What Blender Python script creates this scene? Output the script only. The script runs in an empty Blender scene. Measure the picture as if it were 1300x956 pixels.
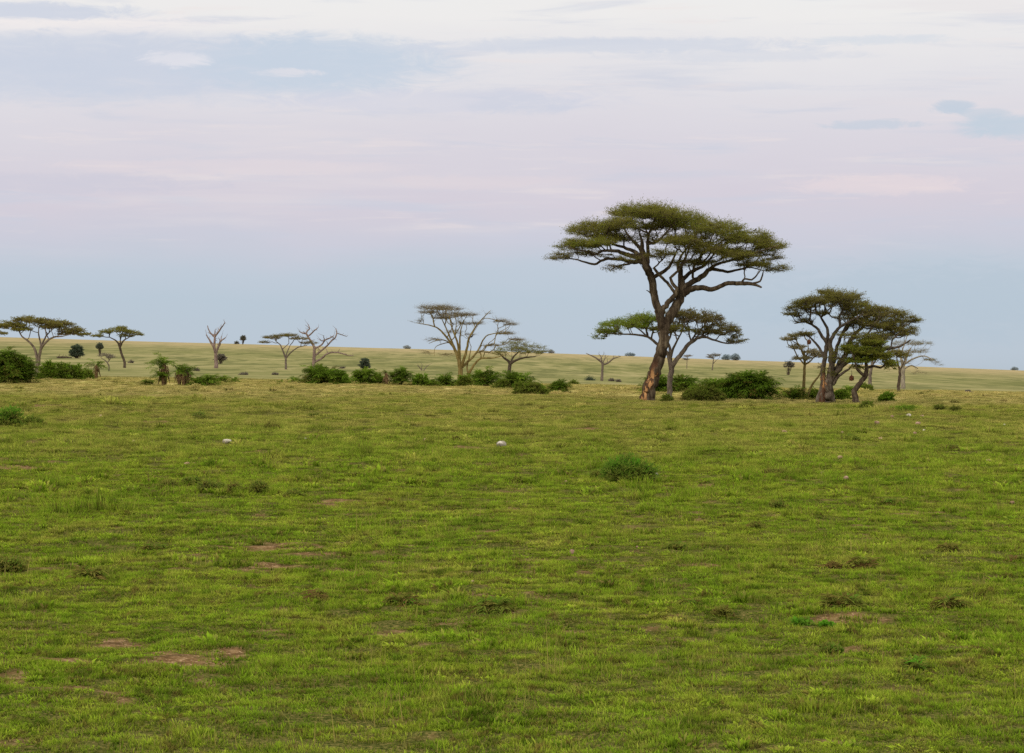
import bpy, math, random
import numpy as np
R = math.radians
SC = bpy.context.scene
COL = SC.collection
rng = np.random.default_rng(7)

# ------------------------------------------------------------------ camera figures
F, H, YH, UC = 3611.0, 3.3, 440.0, 650.0       # focal length in photo pixels, eye height, eye level row, centre column

# ------------------------------------------------------------------ noise and terrain
def _hash(ix, iy, seed):
    h = (ix.astype(np.int64)*374761393 + iy.astype(np.int64)*668265263 + seed*974711) & 0xffffffff
    h = ((h ^ (h >> 13))*1274126177) & 0xffffffff
    h = (h ^ (h >> 16)) & 0xffffffff
    return h/4294967295.0
def vnoise(x, y, seed=0):
    x = np.asarray(x, float); y = np.asarray(y, float)
    ix = np.floor(x); iy = np.floor(y); fx = x-ix; fy = y-iy
    fx = fx*fx*(3-2*fx); fy = fy*fy*(3-2*fy)
    a = _hash(ix, iy, seed); b = _hash(ix+1, iy, seed); c = _hash(ix, iy+1, seed); d = _hash(ix+1, iy+1, seed)
    return (a*(1-fx)+b*fx)*(1-fy)+(c*(1-fx)+d*fx)*fy
def fbm(x, y, seed=0, o=3):
    s = 0; a = 1; t = 0
    for i in range(o):
        s = s+a*vnoise(x*2**i, y*2**i, seed+i*17); t += a; a *= .5
    return s/t
def sstep(a, b, x):
    t = np.clip((x-a)/(b-a), 0, 1); return t*t*(3-2*t)

_py = np.array([1, 205, 240, 300, 400, 555, 900, 1500, 2100, 2500, 2700, 3500, 6000, 12000.])
_pv = {240: 489.5, 300: 487.5, 400: 485, 555: 481.5, 900: 470.5, 1500: 456, 2100: 449, 2500: 446.3}
_pz = []
for y in _py:
    if y <= 205: _pz.append(0.0)
    elif y in _pv: _pz.append(H-(_pv[y]-YH)*y/F)
    elif y == 2700: _pz.append(-1.6)
    elif y == 3500: _pz.append(-9)
    elif y == 6000: _pz.append(-40)
    else: _pz.append(-120)
_lg = np.linspace(0, math.log(12000), 900)
_zz = np.interp(_lg, np.log(_py), _pz)
_k = np.exp(-np.linspace(-2, 2, 13)**2); _k /= _k.sum()
_zz = np.convolve(np.pad(_zz, 6, mode='edge'), _k, 'valid')
def ground(x, y, fine=True):
    x = np.asarray(x, float); y = np.asarray(y, float)
    ly = np.log(np.clip(y, 1.2, 11900))
    z = np.interp(ly, _lg, _zz)
    k = np.interp(ly, np.log([50, 250, 800, 1500]), [0.0, .014, .026, .029])
    k = k+np.where(x > 0, 1, 0)*np.interp(ly, np.log([250, 1500]), [0, .009])
    xc = np.tanh(x/1800.0)*1800.0
    z = z-k*xc
    far = sstep(500, 1200, y)
    z = z+far*1.3*(fbm(x/170., y/260., 5, 2)-.5)
    if fine:
        near = 1-sstep(240, 400, y)
        z = z+near*(.20*(fbm(x/3.1, y/3.6, 11, 2)-.5)+.13*(fbm(x/.7, y/.6, 23, 2)-.5))
        z = z+near*sstep(60, 140, y)*.22*(fbm(x/14., y/20., 31, 2)-.5)
    return z
_ys = np.exp(np.linspace(math.log(14), math.log(2500), 2600))
def locate(u, v):
    """the ground point seen at photo column u, row v"""
    xs = (u-UC)/F*_ys
    vv = YH-F*(ground(xs, _ys, False)-H)/_ys
    i = np.argmax(vv <= v)
    if vv.min() > v: i = int(np.argmin(vv))
    Y = _ys[i]; X = (u-UC)/F*Y
    return float(X), float(Y), float(ground(X, Y))

# bare soil patches of the near ground: (u, v, half width px, half height px)
PATCH = [(165, 816, 52, 7), (215, 838, 36, 8), (285, 834, 20, 7), (60, 842, 40, 4), (420, 640, 36, 4.5), (330, 638, 30, 3.5), (250, 636, 26, 3),
         (345, 692, 60, 4), (405, 703, 30, 3), (345, 718, 24, 4), (440, 722, 20, 3), (1085, 787, 52, 3.5), (1050, 790, 26, 4),
         (1170, 777, 30, 2), (30, 594, 50, 2.5), (1200, 647, 60, 2), (1160, 650, 30, 2), (870, 616, 30, 2), (890, 614, 20, 2.5),
         (230, 640, 25, 3), (630, 676, 30, 2), (600, 655, 30, 2), (190, 538, 30, 1.6), (290, 575, 50, 1.2), (1030, 610, 30, 1.4),
         (1120, 565, 30, 1.4), (600, 569, 50, 1.2), (1290, 777, 20, 2.5), (880, 721, 40, 2), (590, 758, 14, 3), (765, 776, 18, 2),
         (60, 515, 30, 1), (760, 545, 40, 1.2), (560, 725, 26, 2), (440, 735, 18, 2), (860, 745, 14, 2)]
PW = []
for (u, v, a, b) in PATCH:
    X, Y, Z = locate(u, v)
    Y2 = locate(u, v-b)[1]; Y3 = locate(u, v+b)[1]
    PW.append((X, Y, a/F*Y, max(.12, (Y2-Y3)/2)))
def bare(x, y):
    x = np.asarray(x, float); y = np.asarray(y, float)
    n = fbm(x/.33, y/.45, 41, 3)
    big = fbm(x/4.5, y/7., 51, 2)
    b = sstep(.63, .74, n*.75+big*.25)*.8
    n2 = fbm(x/.22, y/.3, 61, 3)
    for (X, Y, a, c) in PW:
        d = ((x-X)/a)**2+((y-Y)/c)**2
        b = np.maximum(b, sstep(1.25, .35, d*.75+(n2-.5)*4.0)*1.0)
    return b*(1-sstep(150, 230, y)*.8)

STN = []; FEET = []        # stones and trunk feet, for the grass round them
# ------------------------------------------------------------------ mesh helpers
def mesh_np(name, V, faces, mats, mat_idx=None, attrs=None, smooth=True):
    """faces: list of int arrays (n,3) or (n,4); mat_idx: one material number per array"""
    me = bpy.data.meshes.new(name)
    V = np.asarray(V, np.float32)
    me.vertices.add(len(V)); me.vertices.foreach_set('co', V.ravel())
    tot = sum(f.size for f in faces); npoly = sum(len(f) for f in faces)
    me.loops.add(tot); me.polygons.add(npoly)
    me.loops.foreach_set('vertex_index', np.concatenate([f.ravel() for f in faces]).astype(np.int32))
    st = []; k = 0; mi = []
    for j, f in enumerate(faces):
        n = f.shape[1]; st.append(k+np.arange(len(f))*n); k += f.size
        mi.append(np.full(len(f), mat_idx[j] if mat_idx else 0))
    me.polygons.foreach_set('loop_start', np.concatenate(st).astype(np.int32))
    me.polygons.foreach_set('material_index', np.concatenate(mi).astype(np.int32))
    me.polygons.foreach_set('use_smooth', np.full(npoly, smooth))
    for m in mats: me.materials.append(m)
    if attrs:
        for an, av in attrs.items():
            at = me.attributes.new(an, 'FLOAT', 'POINT'); at.data.foreach_set('value', np.asarray(av, np.float32))
    me.update(); me.validate()
    return me
def link(name, me, parent=None, loc=(0, 0, 0)):
    o = bpy.data.objects.new(name, me); COL.objects.link(o); o.location = loc
    if parent is not None: o.parent = parent
    return o
def thing(name, loc, label, cat, group=None):
    o = bpy.data.objects.new(name, None); COL.objects.link(o); o.location = loc
    o.empty_display_size = .3
    o['label'] = label; o['category'] = cat
    if group: o['group'] = group
    return o
def tag(o, label, cat, group=None):
    o['label'] = label; o['category'] = cat
    if group: o['group'] = group

class Tubes:
    def __init__(s): s.V = []; s.Q = []; s.T = []; s.n = 0
    def add(s, P, r, sides=6, rough=0.0, seed=0):
        P = np.asarray(P, float); r = np.asarray(r, float); n = len(P)
        t = np.gradient(P, axis=0); t /= np.linalg.norm(t, axis=1, keepdims=True)+1e-9
        ref = np.array([0.13, 1, 0.07]); ref = ref/np.linalg.norm(ref)
        a = np.cross(t, ref); a /= np.linalg.norm(a, axis=1, keepdims=True)+1e-9
        b = np.cross(t, a)
        th = np.arange(sides)*2*math.pi/sides
        rr = np.repeat(r[:, None], sides, 1)
        if rough:
            L = np.concatenate([[0], np.cumsum(np.linalg.norm(np.diff(P, axis=0), axis=1))])
            g = fbm(np.cos(th)[None, :]*2.2+L[:, None]*.5+seed, np.sin(th)[None, :]*2.2+L[:, None]*.25, 3+seed, 3)
            rr = rr*(1+rough*(g-.5)*2)
        ring = P[:, None, :]+rr[:, :, None]*(np.cos(th)[None, :, None]*a[:, None, :]+np.sin(th)[None, :, None]*b[:, None, :])
        s.V.append(ring.reshape(-1, 3)); base = s.n
        i = np.arange(n-1)[:, None]*sides; j = np.arange(sides)[None, :]; j2 = (j+1) % sides
        q = np.stack([base+i+j, base+i+j2, base+i+sides+j2, base+i+sides+j], -1).reshape(-1, 4)
        s.Q.append(q); s.n += n*sides
        s.V.append(P[-1:]+t[-1:]*r[-1]); e = base+(n-1)*sides; c = s.n; s.n += 1
        s.T.append(np.stack([e+np.arange(sides), e+(np.arange(sides)+1) % sides, np.full(sides, c)], -1))
    def mesh(s, name, mat):
        return mesh_np(name, np.concatenate(s.V), [np.concatenate(s.Q), np.concatenate(s.T)], [mat], [0, 0])

def smooth_path(P, r, step):
    """Catmull-Rom through P with radii r"""
    P = np.asarray(P, float); r = np.asarray(r, float)
    if len(P) < 3:
        n = max(2, int(np.linalg.norm(P[-1]-P[0])/step)+1); t = np.linspace(0, 1, n)[:, None]
        return P[0]*(1-t)+P[-1]*t, r[0]*(1-t[:, 0])+r[-1]*t[:, 0]
    Q = np.vstack([2*P[0]-P[1], P, 2*P[-1]-P[-2]]); out = []; ro = []
    for i in range(len(P)-1):
        p0, p1, p2, p3 = Q[i:i+4]; n = max(2, int(np.linalg.norm(p2-p1)/step))
        t = (np.arange(n)/n)[:, None]
        out.append(.5*((2*p1)+(-p0+p2)*t+(2*p0-5*p1+4*p2-p3)*t**2+(-p0+3*p1-3*p2+p3)*t**3))
        ro.append(r[i]*(1-t[:, 0])+r[i+1]*t[:, 0])
    out.append(P[-1:]); ro.append(r[-1:])
    return np.concatenate(out), np.concatenate(ro)
def unit(a): return a/(np.linalg.norm(a, axis=-1, keepdims=True)+1e-9)

# ------------------------------------------------------------------ materials
def new_mat(name):
    m = bpy.data.materials.new(name); m.use_nodes = True
    nt = m.node_tree
    for n in list(nt.nodes): nt.nodes.remove(n)
    return m, nt
def N(nt, t, **k):
    n = nt.nodes.new(t)
    for a, b in k.items():
        if a in ('operation', 'blend_type', 'data_type', 'attribute_name', 'interpolation_type', 'noise_dimensions', 'clamp', 'sky_type'): setattr(n, a, b)
    return n
def setin(nt, n, i, v):
    if isinstance(v, bpy.types.NodeSocket): nt.links.new(v, n.inputs[i])
    else: n.inputs[i].default_value = v
def math_(nt, op, a, b=0.0, c=0.0, clamp=False):
    n = N(nt, 'ShaderNodeMath', operation=op); n.use_clamp = clamp
    setin(nt, n, 0, a); setin(nt, n, 1, b)
    if op in ('MULTIPLY_ADD',): setin(nt, n, 2, c)
    return n.outputs[0]
def mix(nt, f, a, b, bt='MIX'):
    n = N(nt, 'ShaderNodeMix', data_type='RGBA', blend_type=bt)
    setin(nt, n, 0, f)
    for i, v in ((6, a), (7, b)):
        if isinstance(v, (tuple, list)) and len(v) == 3: v = (*v, 1)
        setin(nt, n, i, v)
    return n.outputs[2]
def ss(nt, x, a, b):
    n = N(nt, 'ShaderNodeMapRange', interpolation_type='SMOOTHSTEP')
    setin(nt, n, 0, x); n.inputs[1].default_value = a; n.inputs[2].default_value = b
    return n.outputs[0]
def noise(nt, vec, scale, detail=3, rough=.55, mapscale=None, dist=0.0):
    if mapscale:
        m = N(nt, 'ShaderNodeMapping'); m.inputs['Scale'].default_value = mapscale; nt.links.new(vec, m.inputs[0]); vec = m.outputs[0]
    n = N(nt, 'ShaderNodeTexNoise'); nt.links.new(vec, n.inputs['Vector'])
    n.inputs['Scale'].default_value = scale; n.inputs['Detail'].default_value = detail; n.inputs['Roughness'].default_value = rough
    n.inputs['Distortion'].default_value = dist
    return n.outputs[0]
def ramp(nt, x, stops):
    n = N(nt, 'ShaderNodeValToRGB'); nt.links.new(x, n.inputs[0]); e = n.color_ramp.elements
    while len(e) < len(stops): e.new(.5)
    for i, (p, c) in enumerate(stops): e[i].position = p; e[i].color = (*c, 1)
    return n.outputs[0]

def grass_colour(nt):
    """colour of the grass at a place: fresh green near, straw-coloured past 170 m, pale plain, tan crest"""
    g = N(nt, 'ShaderNodeNewGeometry'); pos = g.outputs['Position']
    sp = N(nt, 'ShaderNodeSeparateXYZ'); nt.links.new(pos, sp.inputs[0]); Y = sp.outputs[1]
    n1 = noise(nt, pos, .55, 5, .68, (1, .30, .2)); n2 = noise(nt, pos, 2.6, 4, .65, (1, .35, 1)); n3 = noise(nt, pos, .05, 3, .5, (1, .6, 1))
    nf = noise(nt, pos, 7.0, 3, .65, (1, .4, 1))
    near = ramp(nt, n1, [(.32, (.112, .182, .012)), (.45, (.166, .252, .014)), (.56, (.218, .280, .022)), (.70, (.285, .280, .045))])
    near = mix(nt, math_(nt, 'MULTIPLY', ss(nt, n2, .52, .62), .85), near, (.065, .105, .008))
    near = mix(nt, math_(nt, 'MULTIPLY', ss(nt, n2, .47, .32), .55), near, (.26, .24, .05))
    near = mix(nt, math_(nt, 'MULTIPLY', ss(nt, nf, .53, .64), .8), near, (.125, .085, .025))
    near = mix(nt, math_(nt, 'MULTIPLY', ss(nt, nf, .45, .32), .5), near, (.155, .27, .015))
    near = mix(nt, math_(nt, 'MULTIPLY', ss(nt, n3, .5, .68), .4), near, (.20, .21, .03))
    # the straw belt
    wob = math_(nt, 'MULTIPLY_ADD', n3, 90.0, Y)
    olive = mix(nt, ss(nt, n1, .35, .65), (.170, .205, .024), (.295, .265, .062))
    c = mix(nt, ss(nt, wob, 110, 180), near, olive)
    straw = mix(nt, ss(nt, n1, .35, .65), (.225, .21, .055), (.38, .31, .115))
    c = mix(nt, ss(nt, wob, 200, 240), c, straw)
    # the plain beyond the dip
    n4 = noise(nt, pos, .012, 5, .62, (1, .28, 1)); n5 = noise(nt, pos, .10, 4, .7, (1, .12, 1))
    n6 = noise(nt, pos, .0035, 3, .5, (.6, .5, 1))
    pl = ramp(nt, n4, [(.36, (.135, .135, .050)), (.50, (.180, .170, .070)), (.64, (.225, .200, .092))])
    pl = mix(nt, math_(nt, 'MULTIPLY', ss(nt, n5, .47, .60), .8), pl, (.092, .098, .038))
    pl = mix(nt, math_(nt, 'MULTIPLY', ss(nt, n5, .46, .34), .6), pl, (.27, .23, .115))
    crest = mix(nt, ss(nt, n5, .35, .65), (.30, .235, .125), (.22, .19, .095))
    pl = mix(nt, ss(nt, math_(nt, 'MULTIPLY_ADD', n6, 700.0, Y), 1650, 2550), pl, crest)
    c = mix(nt, ss(nt, Y, 270, 360), c, pl)
    return c, pos, Y

def mat_ground():
    m, nt = new_mat('ground_soil_and_turf')
    c, pos, Y = grass_colour(nt)
    at = N(nt, 'ShaderNodeAttribute', attribute_name='bare')
    s1 = noise(nt, pos, 7.0, 5, .75)
    soil = ramp(nt, s1, [(.3, (.038, .024, .011)), (.5, (.13, .078, .034)), (.68, (.27, .18, .095))])
    peb = N(nt, 'ShaderNodeTexVoronoi'); peb.inputs['Scale'].default_value = 16; nt.links.new(pos, peb.inputs['Vector'])
    soil = mix(nt, ss(nt, peb.outputs['Distance'], .30, .12), soil, (.32, .22, .13))
    soil = mix(nt, math_(nt, 'MULTIPLY', ss(nt, noise(nt, pos, 3.0, 4, .7), .5, .6), .6), soil, (.045, .030, .014))
    thatch = ramp(nt, noise(nt, pos, 22.0, 4, .8), [(.36, (.016, .022, .005)), (.5, (.060, .065, .014)), (.62, (.15, .115, .04))])
    nearf = ss(nt, Y, 130, 230)
    c2 = mix(nt, nearf, thatch, c)
    c2 = mix(nt, math_(nt, 'MULTIPLY', at.outputs[2], 1.0), c2, soil)
    b = N(nt, 'ShaderNodeBsdfDiffuse'); nt.links.new(c2, b.inputs[0])
    bh = noise(nt, pos, 9.0, 5, .7)
    bp = N(nt, 'ShaderNodeBump'); bp.inputs['Strength'].default_value = .5; bp.inputs['Distance'].default_value = .05
    nt.links.new(bh, bp.inputs['Height']); nt.links.new(bp.outputs[0], b.inputs['Normal'])
    o = N(nt, 'ShaderNodeOutputMaterial'); nt.links.new(b.outputs[0], o.inputs[0])
    return m
def leafy(nt, col, trans=.35):
    d = N(nt, 'ShaderNodeBsdfDiffuse'); t = N(nt, 'ShaderNodeBsdfTranslucent'); mx = N(nt, 'ShaderNodeMixShader')
    nt.links.new(col, d.inputs[0]); nt.links.new(col, t.inputs[0]); mx.inputs[0].default_value = trans
    nt.links.new(d.outputs[0], mx.inputs[1]); nt.links.new(t.outputs[0], mx.inputs[2])
    o = N(nt, 'ShaderNodeOutputMaterial'); nt.links.new(mx.outputs[0], o.inputs[0])
def mat_grass(dry=0.0):
    m, nt = new_mat('grass_blades_dry' if dry else 'grass_blades')
    c, pos, Y = grass_colour(nt)
    at = N(nt, 'ShaderNodeAttribute', attribute_name='tint')
    oi = N(nt, 'ShaderNodeObjectInfo')
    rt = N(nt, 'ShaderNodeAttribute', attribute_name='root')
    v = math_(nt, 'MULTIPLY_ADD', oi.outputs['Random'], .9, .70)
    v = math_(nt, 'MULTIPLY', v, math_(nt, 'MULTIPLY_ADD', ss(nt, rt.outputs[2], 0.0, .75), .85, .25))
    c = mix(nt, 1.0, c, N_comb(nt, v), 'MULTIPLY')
    c = mix(nt, math_(nt, 'MULTIPLY', ss(nt, at.outputs[2], .86, .97), .55), c, (.28, .22, .07))
    c = mix(nt, math_(nt, 'MULTIPLY', ss(nt, at.outputs[2], .3, .0), .5), c, (.05, .09, .01))
    if dry: c = mix(nt, dry, c, (.30, .25, .07))
    leafy(nt, c, .4)
    return m
def N_comb(nt, v):
    n = N(nt, 'ShaderNodeCombineXYZ')
    for i in range(3): nt.links.new(v, n.inputs[i])
    return n.outputs[0]
def mat_leaf(name, stops, trans=.4, nscale=1.2):
    m, nt = new_mat(name)
    at = N(nt, 'ShaderNodeAttribute', attribute_name='tint')
    tc = N(nt, 'ShaderNodeTexCoord')
    n = noise(nt, tc.outputs['Object'], nscale, 2)
    x = math_(nt, 'ADD', at.outputs[2], math_(nt, 'MULTIPLY_ADD', n, .36, -.18), clamp=True)
    c = ramp(nt, x, stops)
    leafy(nt, c, trans)
    return m
def mat_bark(name, a, b, c, scale=6.0, bump=.6, wound=None):
    m, nt = new_mat(name)
    tc = N(nt, 'ShaderNodeTexCoord'); ob = tc.outputs['Object']
    n1 = noise(nt, ob, scale, 5, .7, (1, 1, .22)); n2 = noise(nt, ob, scale*.25, 3)
    col = ramp(nt, n1, [(.32, a), (.5, b), (.68, c)])
    col = mix(nt, math_(nt, 'MULTIPLY', ss(nt, n2, .45, .7), .6), col, a)
    if wound:
        # torn bark: pale orange heartwood on the side turned to the open, along a leaning line, with ragged edges
        (x0, z0, x1, z1, w, zlo, zhi, wa, wb) = wound
        sp = N(nt, 'ShaderNodeSeparateXYZ'); nt.links.new(ob, sp.inputs[0])
        k = (x1-x0)/(z1-z0)
        cx = math_(nt, 'MULTIPLY_ADD', sp.outputs[2], k, x0-k*z0)
        d = math_(nt, 'ABSOLUTE', math_(nt, 'SUBTRACT', sp.outputs[0], cx))
        nn = noise(nt, ob, 3.2, 5, .7, (1.2, 1, .45))
        d = math_(nt, 'ADD', d, math_(nt, 'MULTIPLY_ADD', nn, 1.7, -.82))
        f = ss(nt, d, w, w*.55)
        f = math_(nt, 'MULTIPLY', f, ss(nt, sp.outputs[2], zlo, zlo+.3))
        f = math_(nt, 'MULTIPLY', f, ss(nt, math_(nt, 'ADD', sp.outputs[2], nn), zhi+.9, zhi+.1))
        f = math_(nt, 'MULTIPLY', f, ss(nt, sp.outputs[1], .12, -.1))
        wc = mix(nt, n1, wa, wb)
        rim = math_(nt, 'MULTIPLY', ss(nt, d, w*2.3, w*.9), math_(nt, 'MULTIPLY', ss(nt, sp.outputs[2], zhi+1.2, zhi), .75))
        col = mix(nt, rim, col, (.085, .035, .018))
        col = mix(nt, f, col, wc)
    p = N(nt, 'ShaderNodeBsdfDiffuse'); nt.links.new(col, p.inputs[0])
    bp = N(nt, 'ShaderNodeBump'); bp.inputs['Strength'].default_value = bump; bp.inputs['Distance'].default_value = .06
    nt.links.new(n1, bp.inputs['Height']); nt.links.new(bp.outputs[0], p.inputs['Normal'])
    o = N(nt, 'ShaderNodeOutputMaterial'); nt.links.new(p.outputs[0], o.inputs[0])
    return m
def mat_plain(name, a, b, scale=8.0):
    m, nt = new_mat(name)
    tc = N(nt, 'ShaderNodeTexCoord'); n = noise(nt, tc.outputs['Object'], scale, 4, .6)
    col = mix(nt, ss(nt, n, .35, .65), a, b)
    p = N(nt, 'ShaderNodeBsdfDiffuse'); nt.links.new(col, p.inputs[0])
    o = N(nt, 'ShaderNodeOutputMaterial'); nt.links.new(p.outputs[0], o.inputs[0])
    return m

M_GROUND = mat_ground()
M_GRASS = mat_grass(); M_DRY = mat_grass(.55); M_FORB = mat_grass(.0); M_STALK = mat_grass(.85)
# tint 0 brown/dry .. .5 olive .. 1 fresh green
M_ACACIA = mat_leaf('acacia_leaf', [(0, (.13, .098, .042)), (.3, (.155, .138, .034)), (.6, (.175, .172, .028)), (1, (.155, .215, .02))])
M_FEVER = mat_leaf('fever_tree_leaf', [(0, (.25, .20, .11)), (.4, (.22, .19, .09)), (.7, (.12, .125, .035)), (1, (.09, .12, .025))])
M_FAR = mat_leaf('far_leaf', [(0, (.17, .14, .105)), (.4, (.11, .115, .08)), (.7, (.072, .095, .062)), (1, (.06, .095, .045))])
M_RIDGE = mat_leaf('hazy_leaf', [(0, (.36, .34, .32)), (.5, (.25, .31, .34)), (1, (.24, .29, .32))])  # bluish distance haze is mixed into these leaf colours
M_PALM = mat_leaf('palm_leaf', [(0, (.11, .085, .02)), (.3, (.070, .092, .012)), (.55, (.070, .125, .011)), (.8, (.125, .20, .018)), (1, (.16, .23, .025))], .35, .9)
M_BUSH = mat_leaf('bush_leaf', [(0, (.12, .105, .03)), (.35, (.12, .14, .022)), (.65, (.105, .165, .015)), (1, (.13, .23, .018))], .4, 2)
M_HERB = mat_leaf('herb_leaf', [(0, (.16, .10, .035)), (.35, (.19, .19, .035)), (.65, (.125, .19, .024)), (1, (.10, .26, .016))], .4, 4)
B_DARK = mat_bark('acacia_bark', (.028, .020, .015), (.075, .055, .038), (.15, .12, .085))
B_HERO = mat_bark('weathered_acacia_bark', (.020, .014, .010), (.068, .049, .032), (.165, .13, .085), 4.2, 1.0,
                  wound=(-.18, .3, .42, 2.2, .15, .12, 1.9, (.30, .13, .045), (.50, .30, .14)))
B_GREY = mat_bark('grey_brown_bark', (.06, .045, .035), (.14, .11, .085), (.24, .195, .15))
B_GNARL = mat_bark('gnarled_bark', (.035, .026, .02), (.10, .078, .058), (.20, .165, .125), 5, .8,
                   wound=(-.12, 1.0, -.10, 1.6, .10, .9, 1.6, (.42, .2, .08), (.5, .28, .12)))
B_DEAD = mat_bark('bleached_dead_wood', (.085, .058, .05), (.185, .13, .105), (.30, .225, .185), 5, .5)
B_YELLOW = mat_bark('yellow_fever_bark', (.075, .055, .02), (.16, .12, .045), (.25, .195, .08), 4, .3)
B_PALE = mat_bark('pale_fever_bark', (.12, .10, .07), (.25, .21, .15), (.36, .31, .23), 4, .3)
B_TWIG = mat_plain('twig_wood', (.05, .038, .026), (.11, .085, .06))
B_TWIG_DRY = mat_plain('dry_twig_wood', (.16, .11, .05), (.28, .2, .10))
M_STEM = mat_plain('dead_palm_leaf_skirt', (.07, .042, .02), (.18, .12, .06), 5)
M_STONE_W = mat_plain('white_stone', (.17, .14, .10), (.47, .43, .36), 9)
M_STONE_P = mat_plain('pinkish_stone', (.18, .11, .075), (.33, .22, .16), 5)
M_STONE_T = mat_plain('tan_stone', (.20, .135, .07), (.36, .27, .16), 5)
M_FEATHER = mat_plain('dark_feathers', (.02, .017, .015), (.06, .05, .045), 20)
M_BEAK = mat_plain('grey_beak', (.10, .09, .07), (.16, .14, .10), 20)
M_NEST = mat_plain('woven_dry_grass', (.09, .035, .02), (.19, .085, .045), 12)

# ------------------------------------------------------------------ ground sheet
def build_ground():
    ys = np.concatenate([np.linspace(-160, 12, 20), np.exp(np.linspace(math.log(14), math.log(270), 760)),
                         np.exp(np.linspace(math.log(275), math.log(2900), 260)), np.exp(np.linspace(math.log(3000), math.log(11500), 22))])
    inner = np.linspace(-1, 1, 421)
    sx = np.concatenate([[-60, -25, -10, -5, -3, -2, -1.5, -1.2], inner, [1.2, 1.5, 2, 3, 5, 10, 25, 60]])
    hw = .24*np.abs(ys)+5
    X = sx[None, :]*hw[:, None]
    X = np.where(np.abs(sx)[None, :] > 1, np.sign(sx)[None, :]*np.minimum(np.abs(X), hw[:, None]*1.0+np.abs(sx)[None, :]*150), X)
    Yg = np.repeat(ys[:, None], len(sx), 1)
    Z = ground(X, np.maximum(Yg, 2))
    nr, nc = X.shape
    i = np.arange(nr-1)[:, None]*nc; j = np.arange(nc-1)[None, :]
    q = np.stack([i+j, i+j+1, i+nc+j+1, i+nc+j], -1).reshape(-1, 4)
    V = np.stack([X, Yg, Z], -1).reshape(-1, 3)
    b = np.where(V[:, 1] < 400, bare(V[:, 0], V[:, 1]), 0)
    me = mesh_np('ground', V, [q], [M_GROUND], attrs={'bare': b})
    o = link('ground', me); o['kind'] = 'structure'
build_ground()

# ------------------------------------------------------------------ grass (stuff)
TUFTS = bpy.data.collections.new('grass_tuft_kinds')      # source meshes, linked to no scene
def blade_mesh(name, n, rad, h0, h1, w, lean, mat, segs=2, broad=False):
    V = []; Q = []; T = []; tint = []; root = []; k = 0
    for _ in range(n):
        a = rng.uniform(0, 2*math.pi); rr = rad*math.sqrt(rng.uniform()); p = np.array([rr*math.cos(a), rr*math.sin(a), -.01])
        h = rng.uniform(h0, h1)*(1-.35*rr/rad); d = rng.uniform(0, 2*math.pi); l = h*lean*rng.uniform(.3, 1.2)
        # blades lean outwards from the heart of the tuft
        dv = np.array([math.cos(d), math.sin(d), 0])*.6+np.array([math.cos(a), math.sin(a), 0])*.6
        sd = np.array([-dv[1], dv[0], 0]); sd /= np.linalg.norm(sd)+1e-6; sd = sd*math.cos(.5)+np.array([math.cos(d), math.sin(d), 0])*math.sin(.5)
        ww = w*rng.uniform(.6, 1.3); t = rng.uniform()
        for s in range(segs):
            f = s/segs; c = p+np.array([0, 0, h*f])+dv*l*f*f
            wf = ww*(1-.35*f) if not broad else ww*(.5+1.2*f)
            V += [c-sd*wf, c+sd*wf]; tint += [t, t]; root += [f, f]
        V.append(p+np.array([0, 0, h*(1 if not broad else .85)])+dv*l); tint.append(t); root.append(1)
        for s in range(segs-1): Q.append([k+2*s, k+2*s+1, k+2*s+3, k+2*s+2])
        T.append([k+2*segs-2, k+2*segs-1, k+2*segs]); k += 2*segs+1
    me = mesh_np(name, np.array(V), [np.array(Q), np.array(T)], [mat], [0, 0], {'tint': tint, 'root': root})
    o = bpy.data.objects.new(name, me); TUFTS.objects.link(o)
KINDS = 0
for i in range(5): blade_mesh('tuft_%02d_lawn' % i, 80, .15, .03, .075, .0032, .8, M_GRASS)
for i in range(3): blade_mesh('tuft_%02d_mid' % (5+i), 80, .17, .05, .11, .003, .8, M_GRASS)
for i in range(3): blade_mesh('tuft_%02d_tussock' % (8+i), 70, .13, .10, .26, .0028, .7, M_GRASS)
for i in range(2): blade_mesh('tuft_%02d_wispy' % (11+i), 26, .12, .16, .34, .0022, .55, M_DRY)
for i in range(2): blade_mesh('tuft_%02d_weed' % (13+i), 40, .15, .02, .07, .009, 1.1, M_GRASS, broad=True)
for i in range(2): blade_mesh('tuft_%02d_forb' % (15+i), 75, .16, .07, .20, .010, .8, M_FORB, segs=3, broad=True)
blade_mesh('tuft_17_stalks', 9, .18, .22, .42, .0022, .45, M_STALK)
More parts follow.
